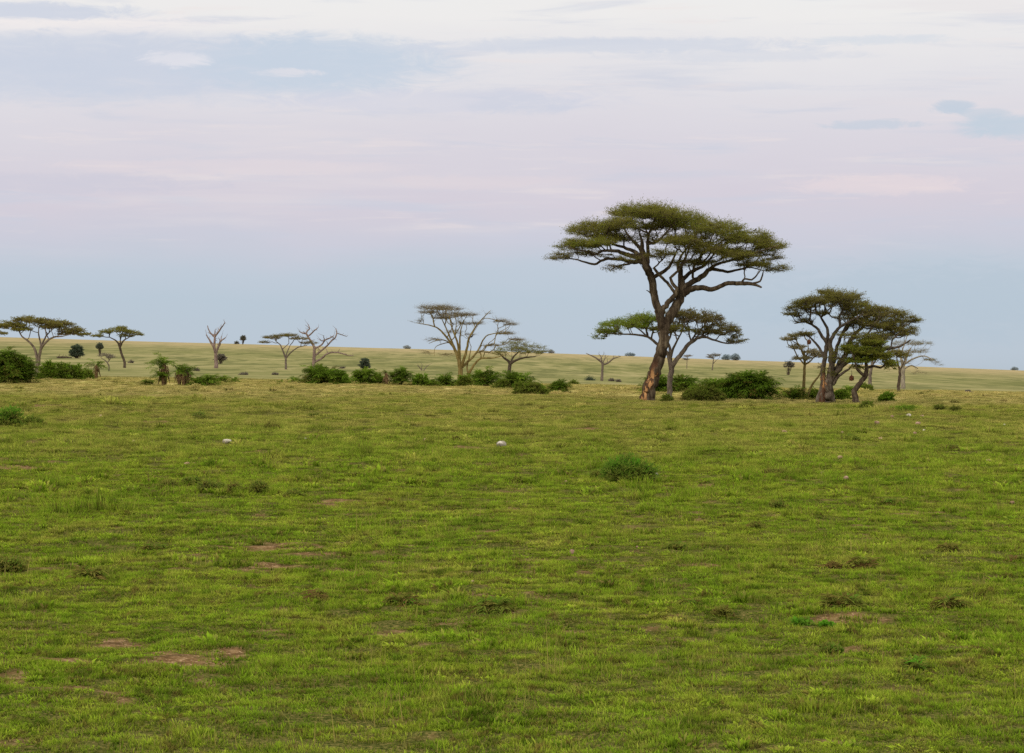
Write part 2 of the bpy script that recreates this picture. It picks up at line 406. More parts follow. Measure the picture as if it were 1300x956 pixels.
def scatter():
    P = []; S = []; I = []
    def zone(y0, y1, dens, sc, kinds, keep=None, hs=1.0):
        area = .24*(y1**2-y0**2)+6*(y1-y0); n = int(area*dens)
        y = np.sqrt(rng.uniform(y0**2, y1**2, n)); x = rng.uniform(-1, 1, n)*(.22*y+3)
        b = bare(x, y)
        k = rng.uniform(0, 1, n) > b*1.08
        for (sx_, sy_, sw_) in STN:
            k &= ~((np.abs(x-sx_) < sw_*1.3+.05) & (y < sy_+sw_) & (y > sy_-2.2))
        if keep is not None: k &= rng.uniform(0, 1, n) < keep(x, y)
        x = x[k]; y = y[k]; b = b[k]; m = len(x)
        z = ground(x, y)
        P.append(np.stack([x, y, z], -1))
        hv = .30+1.05*fbm(x/.6, y/1.4, 71, 3)**1.2
        s = sc*np.clip(np.exp(rng.normal(0, .32, m)), .5, 2.0)
        S.append(np.stack([s, s, s*hv*hs*(1-.4*b)], -1))
        I.append(rng.choice(kinds, m))
    lawn = [0, 1, 2, 3, 4]
    clump = lambda s, lo, hi, sc=1.0: (lambda x, y: sstep(lo, hi, fbm(x/(2.2*sc), y/(3.0*sc), s, 3)))
    gap = lambda x, y: .20+.80*sstep(.41, .51, fbm(x/np.clip(y/210., .2, 1), y/np.clip(y/85., .35, 2.4), 77, 3)*.72+fbm(x/1.6, y/4.5, 78, 2)*.28)
    zone(17, 42, 62, 1.0, lawn, gap); zone(42, 75, 30, 1.3, lawn, gap); zone(75, 130, 13, 1.8, lawn, gap); zone(130, 245, 7, 2.2, lawn, gap, hs=.7); zone(245, 330, 2.2, 2.2, lawn, hs=.6)
    zone(17, 60, 12, .85, [5, 6, 7], clump(81, .44, .58, .35)); zone(60, 130, 4, 1.4, [5, 6, 7], clump(81, .44, .62)); zone(130, 250, 1.8, 1.6, [5, 6, 7], clump(82, .42, .6, 2), hs=.8)
    zone(17, 60, 3.5, .6, [8, 9, 10], clump(91, .54, .68, .6)); zone(60, 130, 2.6, 1.1, [8, 9, 10], clump(91, .52, .66, .8)); zone(130, 250, .8, 1.0, [8, 9, 10], clump(92, .45, .65, 2), hs=.8)
    zone(17, 130, .35, .8, [11, 12], clump(95, .45, .7)); zone(130, 250, .8, 1.0, [11, 12], clump(96, .40, .6, 3), hs=.8)
    zone(17, 60, 14, .9, [13, 14], clump(101, .5, .62, .5)); zone(60, 110, 3, 1.3, [13, 14], clump(101, .5, .65))
    zone(17, 60, 3.2, .6, [15, 16], clump(111, .52, .66, .4)); zone(60, 130, .9, 1.15, [15, 16], clump(112, .50, .66, .7)); zone(130, 245, .25, 1.5, [15, 16], clump(113, .48, .66, 1.2))
    zone(17, 60, .9, 1.0, [17], clump(114, .45, .65, .8)); zone(60, 170, .35, 1.1, [17], clump(114, .45, .65, 1.2))
    zone(55, 165, 1.6, 1.35, [8, 9, 10], clump(116, .56, .68, 1.3), hs=1.0)
    # denser tufts added as stand-in for contact shade round trunk and bush feet
    for (fx, fy, fr, fn) in FEET:
        a = rng.uniform(0, 6.283, fn); r_ = fr*(.55+.9*rng.uniform(0, 1, fn)**1.5)
        x = fx+r_*np.cos(a); y = fy+r_*np.sin(a)
        P.append(np.stack([x, y, ground(x, y)], -1)); q = rng.uniform(.8, 1.5, fn); S.append(np.stack([q, q, q*rng.uniform(.5, 1.1, fn)], -1)); I.append(rng.choice([5, 6, 8, 9, 15, 16], fn))
    P = np.concatenate(P); S = np.concatenate(S); I = np.concatenate(I)
    me = bpy.data.meshes.new('grass'); me.vertices.add(len(P)); me.vertices.foreach_set('co', P.astype(np.float32).ravel())
    a = me.attributes.new('scl', 'FLOAT_VECTOR', 'POINT'); a.data.foreach_set('vector', S.astype(np.float32).ravel())
    a = me.attributes.new('kindno', 'INT', 'POINT'); a.data.foreach_set('value', I.astype(np.int32))
    rot = np.zeros((len(P), 3)); rot[:, 2] = rng.uniform(0, 6.283, len(P)); rot[:, :2] = rng.normal(0, .06, (len(P), 2))
    a = me.attributes.new('rot', 'FLOAT_VECTOR', 'POINT'); a.data.foreach_set('vector', rot.astype(np.float32).ravel())
    print('grass tufts', len(P))
    o = link('grass', me); tag(o, 'short green grass with straw coloured tufts covering the plain', 'grass'); o['kind'] = 'stuff'
    ng = bpy.data.node_groups.new('grass_scatter', 'GeometryNodeTree')
    ng.interface.new_socket('Geometry', in_out='INPUT', socket_type='NodeSocketGeometry')
    ng.interface.new_socket('Geometry', in_out='OUTPUT', socket_type='NodeSocketGeometry')
    gi = ng.nodes.new('NodeGroupInput'); go = ng.nodes.new('NodeGroupOutput')
    ci = ng.nodes.new('GeometryNodeCollectionInfo'); ci.inputs['Collection'].default_value = TUFTS
    ci.inputs['Separate Children'].default_value = True; ci.inputs['Reset Children'].default_value = True
    ip = ng.nodes.new('GeometryNodeInstanceOnPoints'); ip.inputs['Pick Instance'].default_value = True
    def att(nm, ty):
        n = ng.nodes.new('GeometryNodeInputNamedAttribute'); n.data_type = ty; n.inputs['Name'].default_value = nm
        return n.outputs[0]
    e2r = ng.nodes.new('FunctionNodeEulerToRotation'); L = ng.links.new
    L(att('rot', 'FLOAT_VECTOR'), e2r.inputs[0])
    L(gi.outputs[0], ip.inputs['Points']); L(ci.outputs[0], ip.inputs['Instance'])
    L(att('kindno', 'INT'), ip.inputs['Instance Index']); L(e2r.outputs[0], ip.inputs['Rotation']); L(att('scl', 'FLOAT_VECTOR'), ip.inputs['Scale'])
    L(ip.outputs[0], go.inputs[0])
    md = o.modifiers.new('scatter', 'NODES'); md.node_group = ng
# ------------------------------------------------------------------ leaves
def leaves(T, out, g, nt, tl, nl, ls, lw, up=.25, spread=1.0, tint=.5, tv=.12, twigw=.0085, flat=.5):
    """clumps of fine leaves on short twigs radiating from the points T (n,3); out: outward direction of each clump"""
    n = len(T)
    a = g.uniform(0, 2*math.pi, (n, nt))
    d = np.stack([np.cos(a), np.sin(a), g.uniform(up-.25, up+.35, (n, nt))], -1)*spread+out[:, None, :]*.75
    d = unit(d); L = tl*g.uniform(.5, 1.25, (n, nt))
    t = (np.arange(nl)+g.uniform(0, 1, (n, nt, nl)))/nl
    p = T[:, None, None, :]+d[:, :, None, :]*(L[:, :, None]*t)[..., None]
    p = p+g.normal(0, tl*.06, p.shape)
    ax = unit(d[:, :, None, :]*.9+g.normal(0, .45, p.shape))
    b = np.cross(ax, g.normal(0, 1, p.shape)*np.array([1, 1, flat])+np.array([0, 0, .6])); b = unit(b)
    s = ls*g.uniform(.6, 1.3, p.shape[:-1])[..., None]
    v = np.stack([p, p+ax*s*.5+b*lw, p+ax*s, p+ax*s*.5-b*lw], -2).reshape(-1, 3)
    q = np.arange(len(v)).reshape(-1, 4)
    tt = np.asarray(tint)*np.ones(n)+g.normal(0, tv, n)
    tt = tt[:, None, None]+g.normal(0, .07, (n, nt, nl))
    tv_ = np.repeat(tt.reshape(-1), 4)
    sd = unit(np.cross(d, g.normal(0, 1, d.shape)))
    w = np.stack([T[:, None, :]-sd*twigw, T[:, None, :]+sd*twigw, T[:, None, :]+d*L[..., None]*.95], -2).reshape(-1, 3)
    tri = np.arange(len(w)).reshape(-1, 3)+len(v)
    return np.concatenate([v, w]), q, tri, np.concatenate([tv_, np.full(len(w), .3)])

# ------------------------------------------------------------------ trees
def grow(tree_nodes, plen, tips, g, step, lam=.35, sag=.0):
    """attach every tip to the skeleton; returns paths (index of parent node, points)"""
    nodes = [np.array(x) for x in tree_nodes]; pl = list(plen); parent = [-1]*len(nodes); fixed = len(nodes)
    NA = np.array(nodes); PA = np.array(pl)
    d0 = np.array([np.min(np.linalg.norm(NA-t, axis=1)) for t in tips])
    order = np.argsort(d0)
    cap = len(nodes)+len(tips)*12+10
    NB = np.zeros((cap, 3)); NB[:len(NA)] = NA; PB = np.zeros(cap); PB[:len(PA)] = PA; n = len(NA)
    par = np.full(cap, -1); paths = []; cnt = np.zeros(cap); tipnode = []
    for o in order:
        t = tips[o]; dv = t-NB[:n]; d = np.linalg.norm(dv, axis=1)+1e-6
        inward = np.maximum(0, -(dv[:, 2]/d))        # node above tip
        cost = d*(1+.7*inward)+lam*PB[:n]
        i = int(np.argmin(cost)); L = d[i]; k = max(2, min(10, int(L/step)+1))
        f = np.linspace(0, 1, k+1)[1:, None]
        side = np.cross(t-NB[i], g.normal(0, 1, 3)); side = side/(np.linalg.norm(side)+1e-6)
        pts = NB[i]+(t-NB[i])*f+side*L*.07*np.sin(f*math.pi*g.choice([1, 2]))+g.normal(0, L*.018, (k, 3))
        pts[:, 2] -= (L*.10*np.sin(f[:, 0]*math.pi))*(1 if t[2] > NB[i][2] else -1)
        pts[-1] = t
        idx = [i]
        for p in pts:
            NB[n] = p; PB[n] = PB[idx[-1]]+L/k; par[n] = idx[-1]; idx.append(n); n += 1
        j = idx[-1]
        while j >= fixed: cnt[j] += 1; j = par[j]
        paths.append(idx); tipnode.append(o)
    return NB[:n], cnt[:n], paths, fixed

TK = 1.15
def tree(name, base, label, cat, limbs, pads, bark, leafmat, seed, tips=300, cl=9., leaf=(.075, .02), nt=7, nl=9, lam=.35, group=None,
         rough=.12, up=.25, depthk=1.0, sides=10, rtip=.0105, twig=None, yadd=0.0, density=1.0, dry_tips=0, parts=('trunk', 'branches', 'crown')):
    """limbs: [(depth at end px, [(u, v, r px), ...]), ...] traced as photo columns/rows; pads: (u, v, hu, hv[, tint[, depth, hdepth[, weight]]])"""
    g = np.random.default_rng(seed)
    u0, v0 = base; X, Y, Z = locate(u0, v0); s = F/Y
    if yadd: Y += yadd; X = (u0-UC)/F*Y; Z = float(ground(X, Y)); s = F/Y
    root = thing(name, (X, Y, Z-.03), label, cat, group)
    if Y < 300: FEET.append((X, Y, max(.35, limbs[0][1][0][2]/s*1.3), 26))
    vb = YH-F*(Z-H)/Y                                # where the base really shows
    def loc(u, v, d): return np.array([(u-u0)/s, d/s, (vb-v)/s+.03])
    tb = Tubes(); nodes = []; pl = []
    prev = []
    for li, (dend, pts) in enumerate(limbs):
        d0 = 0.0
        if prev:                                       # start where the limb leaves the one it springs from
            q = min(prev, key=lambda z: (z[0]-pts[0][0])**2+(z[1]-pts[0][1])**2)
            if (q[0]-pts[0][0])**2+(q[1]-pts[0][1])**2 < 14**2: d0 = q[2]; L0 = q[3]
            else: L0 = 0
        else: L0 = 0
        m = len(pts); P = []; r = []
        for k, (u, v, rr) in enumerate(pts):
            dd = d0+(dend-d0)*(k/(m-1)); P.append(loc(u, v, dd)); r.append(rr/s)
        if li == 0 or L0 == 0: P[0] = P[0]-np.array([0, 0, .25])
        SP, SR = smooth_path(P, r, 3.0/s)
        jit = g.normal(0, 1, SP.shape)*(SR[:, None]*.12); jit[0] = 0; SP = SP+jit
        tb.add(SP, SR, sides if r[0] > 2.5/s else 7, rough if r[0] > 2.0/s else rough*.6, seed+li)
        c = np.concatenate([[0], np.cumsum(np.linalg.norm(np.diff(SP, axis=0), axis=1))])
        for k in range(m):
            prev.append((pts[k][0], pts[k][1], d0+(dend-d0)*(k/(m-1)), L0+c[-1]*k/(m-1)))
        for k in range(len(SP)):
            if c[k] > c[-1]*(.45 if li == 0 and m > 3 else .12) or li > 0: nodes.append(SP[k]); pl.append(L0+c[k])
    link(parts[0], tb.mesh(parts[0], bark), root)
    if not pads: return root, s
    W = []; tips = int(tips*TK)
    for p in pads:
        p = list(p)+[None]*(8-len(p)); hu, hv = p[2], p[3]
        p[4] = .5 if p[4] is None else p[4]; p[5] = 0. if p[5] is None else p[5]
        p[6] = max(hu*1.25, 14)*depthk if p[6] is None else p[6]; p[7] = 1. if p[7] is None else p[7]
        W.append(p)
    wt = np.array([p[2]*p[6]*p[7] for p in W]); wt = wt**.85; wt /= wt.sum()
    T = []; tint = []
    for p, w in zip(W, wt):
        n = max(2, int(round(tips*w)))
        a = g.uniform(0, 2*math.pi, n); rr = np.sqrt(g.uniform(0, 1, n))
        hz = np.sqrt(np.maximum(0, 1-rr**2*.85))*g.uniform(-.15, 1., n)
        hz = hz+g.normal(0, .2, n)
        uu = p[0]+rr*np.cos(a)*p[2]*.93; dd = p[5]+rr*np.sin(a)*p[6]; vv = p[1]+p[3]*.45-hz*p[3]*1.3
        for i in range(n): T.append(loc(uu[i], vv[i], dd[i])); tint.append(p[4])
    T = np.array(T); tint = np.array(tint)
    NB, cnt, paths, fixed = grow(nodes, pl, T, g, 5./s, lam)
    bt = Tubes()
    for idx in paths:
        P = NB[idx]; c = np.array([cnt[j] if j >= fixed else cnt[idx[1]]*1.25 for j in idx]); r = rtip*np.maximum(c, 1)**.47
        bt.add(P, r, 5 if r[0] > .03 else 4)
    link(parts[1], bt.mesh(parts[1], bark), root)
    ctr = np.median(T, axis=0); out = T-ctr; out[:, 2] *= .6; out = unit(out)*np.minimum(1, np.linalg.norm(out, axis=1, keepdims=True)/(40/s))
    V, q, tri, tn = leaves(T, out, g, nt, cl/s, nl, leaf[0], leaf[1], up, 1.0, tint, .09)
    me = mesh_np(parts[2], V, [q, tri], [leafmat, twig or B_TWIG], [0, 1], {'tint': tn}, smooth=False)
    link(parts[2], me, root)
    return root, s

HERO = [
 (0, [(821, 511, 10.5), (823, 502, 8.6), (826, 490, 8.0), (832, 469, 7.4), (839, 448, 6.9), (842, 432, 6.8), (842, 418, 6.8), (839, 404, 6.0), (834, 389, 5.0), (830, 374, 4.6), (829, 361, 4.6), (825.5, 350, 4.9), (820.5, 338, 5.2), (816.5, 325, 4.6), (814.5, 315, 3.4), (815, 305, 1.6), (812, 297, 1.0), (813, 288, .6)]),
 (14, [(842, 420, 6.0), (850, 403, 6.3), (857, 390, 6.0), (863, 378, 5.6), (865.5, 368, 5.0), (865.5, 358, 4.4), (864.5, 349, 3.2), (866, 337, 2.2), (872, 325, 1.4)]),
 (-12, [(838, 399, 3.8), (843, 390, 3.5), (851, 381, 3.4), (858, 373, 3.2), (858.5, 366, 2.4), (853, 360, 2.1), (851, 353, 1.9), (856, 348, 1.7), (862, 342, 1.4)]),
 (-20, [(857, 374, 2.0), (849, 362, 1.9), (841, 354, 1.8), (834, 347, 1.9), (829, 341, 1.6)]),
 (-30, [(828, 352, 2.6), (839, 347, 2.3), (848, 340, 2.0), (853, 330, 1.4), (858, 318, .9)]),
 (-30, [(867, 375, 4.2), (877.5, 367, 3.9), (889, 365.4, 3.4), (902.7, 367.3, 3.0), (912.8, 364, 2.8), (923, 360, 2.8), (940.4, 360.4, 2.7), (953, 361, 2.1), (964, 365.4, 1.2)]),
 (-36, [(940, 360, 1.5), (943, 354.5, 1.3), (952, 356, 1.2), (958, 350, 1.0), (960, 346, .6)]),
 (-36, [(953, 360.5, 1.4), (962, 358, 1.2), (965, 350, 1.0), (966, 345, .6)]),
 (25, [(867, 366, 3.8), (881, 357, 3.5), (893, 350, 3.2), (901.5, 341.6, 2.6), (915, 342.8, 1.9), (925, 344.7, 1.7), (940, 341.6, 1.3), (953, 339, .9), (972, 343, .5)]),
 (-50, [(899, 344, 2.4), (907, 337, 2.0), (920, 332.8, 1.7), (939, 328, 1.4), (955, 322.7, 1.0), (969, 318, .7), (983, 314, .5)]),
 (45, [(866, 356, 3.0), (874, 348, 2.4), (885, 341.6, 2.2), (895, 337, 1.8), (906, 325, 1.3), (918, 312, .9), (928, 304, .6)]),
 (60, [(865, 350, 2.4), (862, 337, 1.8), (868, 322, 1.4), (880, 308, 1.1), (888, 296, .7)]),
 (-25, [(817, 333, 3.6), (808, 332, 3.0), (799, 332.8, 2.4), (788, 330, 2.1), (771.5, 329, 1.7), (762.8, 331.6, 1.5), (754, 336, 1.4), (740, 332.8, 1.1), (729, 329.7, .8), (715, 329, .4)]),
 (-60, [(816, 330, 3.8), (807, 326, 3.4), (796.6, 324, 2.8), (784, 320, 2.3), (770, 319, 1.8), (762.8, 320, 1.5), (755, 324, 1.3), (744, 321, 1.0), (728, 318, .7), (716, 315, .4)]),
 (35, [(816, 326, 3.2), (803, 318, 2.4), (790, 312.7, 1.8), (778, 309, 1.4), (769, 304, 1.0), (760, 298, .6)]),
 (65, [(815, 318, 2.6), (807, 308, 2.0), (800, 299, 1.5), (795, 290, 1.0), (790, 280, .6)]),
 (-5, [(822, 334, 3.0), (822, 320, 2.4), (822, 309, 2.0), (823.6, 297.7, 1.6), (828, 286, 1.1), (832, 276, .7)]),
 (-45, [(823, 310, 1.8), (834, 306.5, 1.5), (843, 297.7, 1.2), (850, 289, .8)]),
 (-50, [(806, 332, 1.8), (796, 336, 1.4), (785, 338, 1.0), (774, 343, .5)]),
 (0, [(828, 375, 1.2), (823.5, 370, .8), (820.5, 368.5, .4)]),
]
HERO_PADS = [(812, 271, 36, 8.5, .55, 10, 60), (840, 274, 30, 8, .55, -20, 50), (866, 281, 34, 10, .6, 20, 60), (903, 292, 36, 11, .6, -15, 60), (942, 303, 36, 10, .58, 0, 55),
 (973, 313, 22, 7, .5, 0, 40), (757, 291, 34, 8.5, .5, 10, 55), (790, 287, 22, 7, .52, -30, 40), (737, 312, 27, 6, .62, -20, 40), (765, 311, 20, 5, .6, -50, 30), (711, 327, 14, 3.8, .3, -20, 16, .8),
 (779, 341, 13, 4.5, .2, -40, 14, .45), (862, 308, 26, 6, .45, -40, 40, .8), (900, 318, 32, 7, .45, -20, 50, .9), (880, 332, 28, 5, .45, 30, 40, .6), (953, 335, 22, 6, .4, -10, 30, .9),
 (984, 342, 15, 6, .35, 0, 22, .5), (928, 326, 24, 5, .5, -40, 30, .8), (838, 288, 34, 5, .55, 30, 40, .7), (842, 324, 22, 5, .35, -40, 30, .5), (985, 326, 14, 5, .35, 20, 20, .4),
 (797, 330, 15, 4, .3, -50, 20, .35), (770, 300, 30, 6, .42, 20, 40, .35), (835, 303, 42, 8, .42, 30, 50, .25), (885, 306, 36, 8, .42, 30, 50, .35), (945, 322, 32, 8, .45, 30, 50, .4), (752, 322, 30, 4, .4, 20, 30, .3), (782, 302, 22, 4, .5, 40, 30, .5)]
tree('acacia_tree', (821, 510), 'tallest umbrella acacia, in front, forked leaning trunk with torn orange bark at its foot', 'tree', HERO, HERO_PADS,
     B_HERO, M_ACACIA, 11, tips=1300, cl=14.5, leaf=(.085, .0145), nt=11, nl=11, rough=.17, sides=22, rtip=.0085)

T2 = [(0, [(849, 509, 4.2), (850, 500, 3.4), (850.4, 484, 3.3), (852, 466, 3.5), (849, 455, 2.4), (845, 445, 2.0), (832, 435, 1.8), (822, 427.5, 1.5), (807, 425, 1.2), (787, 424, .8), (771, 424, .4)]),
      (20, [(852, 464, 2.6), (851, 453, 2.2), (851, 442, 1.8), (847, 432, 1.2), (840, 422, .8)]),
      (-25, [(851, 455, 1.8), (854, 443, 1.6), (859, 432, 1.2), (865, 420, .8)]),
      (-10, [(853, 466, 3.0), (857, 458.7, 2.9), (865.5, 448.7, 2.7), (874, 437, 2.4), (890.6, 428, 1.8), (907, 432, 1.2), (920.7, 436, .9), (930, 436, .5)]),
      (40, [(874, 437, 1.6), (884, 425, 1.1), (896, 415, .7)]), (35, [(822, 427.5, 1.2), (812, 418, .9), (800, 411, .5)])]
tree('acacia_tree', (850, 507), 'shorter umbrella acacia behind the tallest one, left half greener than the brownish right half', 'tree', T2,
     [(798, 412, 34, 6.5, .95), (822, 405, 24, 5.5, .9, 10), (775, 421, 17, 4.5, .85, 0, 20), (886, 405, 32, 8, .15), (864, 399, 18, 5, .15), (914, 418, 24, 8, .2), (933, 430, 13, 7, .3, 0, 16),
      (852, 418, 26, 5, .45, -10), (895, 421, 20, 5, .3, 0, 24, .6), (765, 428, 10, 3, .7, 0, 10, .5)],
     B_GREY, M_ACACIA, 12, tips=560, cl=9, leaf=(.08, .018), nt=8, nl=9)

T3 = [(0, [(1043, 512, 6.5), (1043, 503, 5.2), (1044.5, 489, 3.8), (1045, 468, 3.2), (1048, 448, 3.0), (1049, 434.5, 2.8), (1044, 427.7, 2.2), (1036, 416, 1.8), (1022, 408.5, 1.2), (1008.7, 410.8, .6)]),
      (15, [(1050, 435, 2.4), (1051, 419, 1.9), (1042.5, 402, 1.3), (1036, 393, .8)]),
      (-14, [(1052, 512, 7.0), (1052, 500, 6.2), (1052.7, 485, 5.2), (1055, 465, 4.0), (1054.4, 448, 3.4), (1053, 434.5, 2.6), (1058, 424, 2.2), (1064.5, 415, 1.9), (1064.5, 402, 1.5), (1069.6, 392, 1.0)]),
      (20, [(1053, 488, 4.0), (1063, 468, 3.8), (1073, 451, 3.2), (1080, 433, 2.6), (1088, 422.6, 2.1), (1103.5, 410.8, 1.4), (1120, 404, .8)]),
      (-40, [(1055, 484, 3.2), (1067, 466, 3.0), (1083, 454.8, 2.7), (1100, 448, 2.2), (1120, 443, 1.9), (1137, 440, 1.4), (1150, 432, .8)]),
      (-20, [(1057, 488, 2.2), (1064.5, 477, 1.9), (1076.4, 468, 1.2), (1080, 462, .7)]),
      (30, [(1047, 455, 2.0), (1040, 440, 1.6), (1030, 428, 1.1), (1022, 424, .7)]),
      (-30, [(1064, 416, 1.8), (1076, 408, 1.4), (1090, 400, .9)]),
      (40, [(1058, 460, 2.6), (1064, 440, 2.2), (1074, 420, 1.8), (1085, 404, 1.2)]),
      (0, [(1039, 512, 4.5), (1040, 503, 3.4), (1043, 492, 1.5)]), (10, [(1057, 512, 4.2), (1056, 503, 3.6), (1054, 492, 1.5)])]
tree('acacia_tree', (1047, 510), 'broad dark umbrella acacia on the right with a thick gnarled trunk of many stems', 'tree', T3,
     [(1043, 384, 34, 6.5, .35), (1067, 378, 30, 5.5, .38), (1050, 373, 12, 2.5, .35, 0, 14), (1018, 391, 18, 5.5, .33), (1009, 399, 10, 3.5, .3), (1094, 394, 28, 8, .35), (1122, 398, 28, 7, .32),
      (1148, 407, 18, 4.5, .3), (1104, 412, 32, 7, .4), (1134, 416, 24, 6.5, .35), (1022, 408, 12, 2.5, .3, 0, 14, .7), (1027, 424, 12, 2.5, .3, 20, 14, .7), (1080, 386, 22, 7, .35),
      (1150, 422, 13, 5, .3, -20, 20, .7), (1085, 425, 26, 5, .45, -30, 24, .6), (1110, 428, 22, 5, .4, -30, 20, .6), (1040, 398, 20, 3, .3, 0, 24, .4), (1064, 450, 18, 12, .5, -25, 16, .45), (1052, 470, 10, 10, .5, -10, 12, .25), (1098, 403, 40, 7, .35, 20, 50, .4), (1130, 424, 24, 6, .4, 10, 30, .5)],
     B_GNARL, M_ACACIA, 13, tips=940, cl=10, leaf=(.08, .016), nt=8, nl=9, rough=.22, sides=18)
T4 = [(0, [(1089, 513, 5.2), (1086, 505, 4.0), (1085, 497, 3.6), (1092, 486, 3.1), (1099, 476, 3.1), (1100, 466, 2.4), (1099, 452, 1.6), (1100, 440, .8)]),
      (-20, [(1099, 478, 2.2), (1092, 473, 2.0), (1087, 468, 1.7), (1084, 460, 1.2), (1080, 450, .7)]),
      (10, [(1100, 467, 1.9), (1110, 465, 1.7), (1119, 467, 1.3), (1125, 462, .8)]), (25, [(1100, 460, 1.6), (1110, 450, 1.2), (1117, 440, .7)])]
tree('acacia_tree', (1089, 511), 'bright green bushy acacia with a crooked leaning dark trunk, under the broad right crown', 'tree', T4,
     [(1095, 445, 20, 7, .75), (1116, 451, 14, 9, .65), (1079, 441, 12, 5, .7), (1106, 435, 18, 5, .65), (1127, 461, 9, 7, .7), (1092, 455, 16, 6, .8), (1086, 464, 8, 4, .6, 0, 10, .4)],
     B_DARK, M_ACACIA, 14, tips=300, cl=8, leaf=(.09, .022), nt=9, nl=9, up=0.05)
tree('acacia_tree', (1104, 495), 'slim grey trunk acacia seen behind the crooked bright green one', 'tree',
     [(0, [(1104, 496, 2.6), (1104.5, 480, 2.1), (1106, 468, 1.8), (1109, 452, 1.3), (1114, 438, .7)]), (12, [(1106, 466, 1.3), (1114, 455, .9), (1122, 447, .5)])],
     [(1118, 443, 14, 6, .5), (1104, 440, 12, 5, .5), (1124, 452, 7, 4, .45)], B_GREY, M_ACACIA, 15, tips=110, cl=8, leaf=(.09, .026), nt=8, nl=8)
T5 = [(0, [(1146, 494, 3.2), (1146.6, 478.5, 2.5), (1146, 465, 2.2), (1143, 452, 1.3), (1141, 442, .8)]), (12, [(1146, 468, 2.0), (1149, 460, 1.8), (1153, 449.7, 1.4), (1158, 442, .8)]),
      (-15, [(1149, 462, 1.3), (1160, 455, 1.0), (1172, 452, .8), (1183, 457, .5)]), (20, [(1146, 470, 1.0), (1158, 464, .8), (1168, 468, .5)]), (-5, [(1143, 453, 1.0), (1148, 436, .7), (1152, 424, .35)])]
tree('fever_tree', (1146, 493.5), 'pale trunk fever tree at the right end of the row with thin layered foliage', 'tree', T5,
     [(1150, 436, 18, 3.5, .35), (1171, 436, 13, 3.2, .45), (1163, 446, 16, 3, .35), (1150, 424, 11, 4, .15, 0, 12, .35), (1179, 457, 9, 2.5, .5), (1190, 461, 6, 3.5, .6, 0, 8), (1168, 472, 9, 4.5, .3, 0, 9, .6),
      (1147, 459, 12, 3, .35, 0, 12, .5), (1137, 462, 8, 4, .3, 0, 8, .4)], B_PALE, M_FEVER, 16, tips=230, cl=6.5, leaf=(.09, .022), nt=7, nl=7)
tree('acacia_tree', (1141, 498.5), 'thin dark stem acacia standing against the pale fever tree trunk', 'tree',
     [(0, [(1140.5, 500, 2.5), (1141.5, 482, 2.0), (1142.4, 470, 1.7), (1139.5, 461, 1.1), (1138, 450, .6)]), (-8, [(1142, 472, 1.0), (1146, 462, .7), (1149, 454, .4)])],
     [(1138, 448, 10, 4, .3), (1148, 451, 8, 3, .3)], B_DARK, M_ACACIA, 17, tips=60, cl=6, leaf=(.09, .022), nt=6, nl=7)
T7 = [(0, [(1019.7, 507, 2.5), (1020.5, 488.6, 2.1), (1021.4, 468, 1.8), (1021.4, 458, 1.6), (1018.8, 448, 1.1), (1013.8, 438, .7), (1006, 433, .4)]),
      (10, [(1021.4, 463, 1.4), (1029, 459, 1.0), (1035.8, 451, .6)]), (-12, [(1022, 507, 1.8), (1030.7, 488.6, 1.4), (1039, 476.8, 1.1), (1041.7, 468, .7)]),
      (-5, [(1021, 456, 1.1), (1026, 446, .8), (1024, 432, .4)])]
tree('fever_tree', (1020, 506), 'slender yellow trunk fever tree with sparse foliage left of the gnarled acacia', 'tree', T7,
     [(1003, 431, 10, 1.8, .45), (1008, 427, 6, 1.4, .45), (1012, 441, 10, 3, .3), (1030, 447, 12, 3.5, .3), (1040, 451, 8, 3, .3), (1018, 455, 12, 2.5, .35), (1023, 425, 8, 1.4, .4), (1041, 466, 6, 3, .3, 0, 7, .5)],
     B_YELLOW, M_FEVER, 18, tips=150, cl=6, leaf=(.085, .02), nt=6, nl=7)
T8 = [(0, [(584, 489, 3.7), (584.3, 478, 3.1), (584.5, 468, 2.9), (582.7, 457.5, 2.4), (579.5, 448, 1.9), (573, 436.5, 1.5), (561.7, 422, 1.1), (552, 414.7, .8), (537.5, 411.5, .5), (529, 410, .3)]),
      (25, [(583, 455, 1.7), (575, 437, 1.3), (567, 419, .9), (560, 404, .5)]), (-25, [(583.5, 457, 1.7), (581, 436, 1.3), (574.6, 417, .9), (571, 403, .5)]),
      (35, [(584, 460, 1.5), (583.5, 437, 1.2), (584.5, 420, .8), (588, 406, .4)]), (-20, [(585.5, 466, 2.1), (589, 456, 1.9), (592.4, 444.6, 1.6), (595.6, 430, 1.3), (603.7, 415.5, .9), (613.4, 404, .6), (623, 394.5, .3)]),
      (30, [(587, 466, 1.8), (594, 459, 1.6), (600.5, 453, 1.4), (607, 444.6, 1.2), (616.6, 427, .8), (632.8, 422, .5), (647, 414, .3)]),
      (-35, [(573, 437, .9), (565, 432, .7), (556.8, 431.7, .5), (545.5, 436, .3)]), (-30, [(571, 434, .7), (554, 440, .4), (552, 452, .25)]),
      (-10, [(594.5, 489, 2.3), (594.8, 480, 1.9), (597, 470.5, 1.7), (603.7, 460.8, 1.4), (611, 455, 1.2), (626.3, 454.3, .9), (641, 451, .4)]),
      (15, [(595, 478, 1.2), (593, 466, 1.0), (596, 452, .7), (598, 440, .4)])]
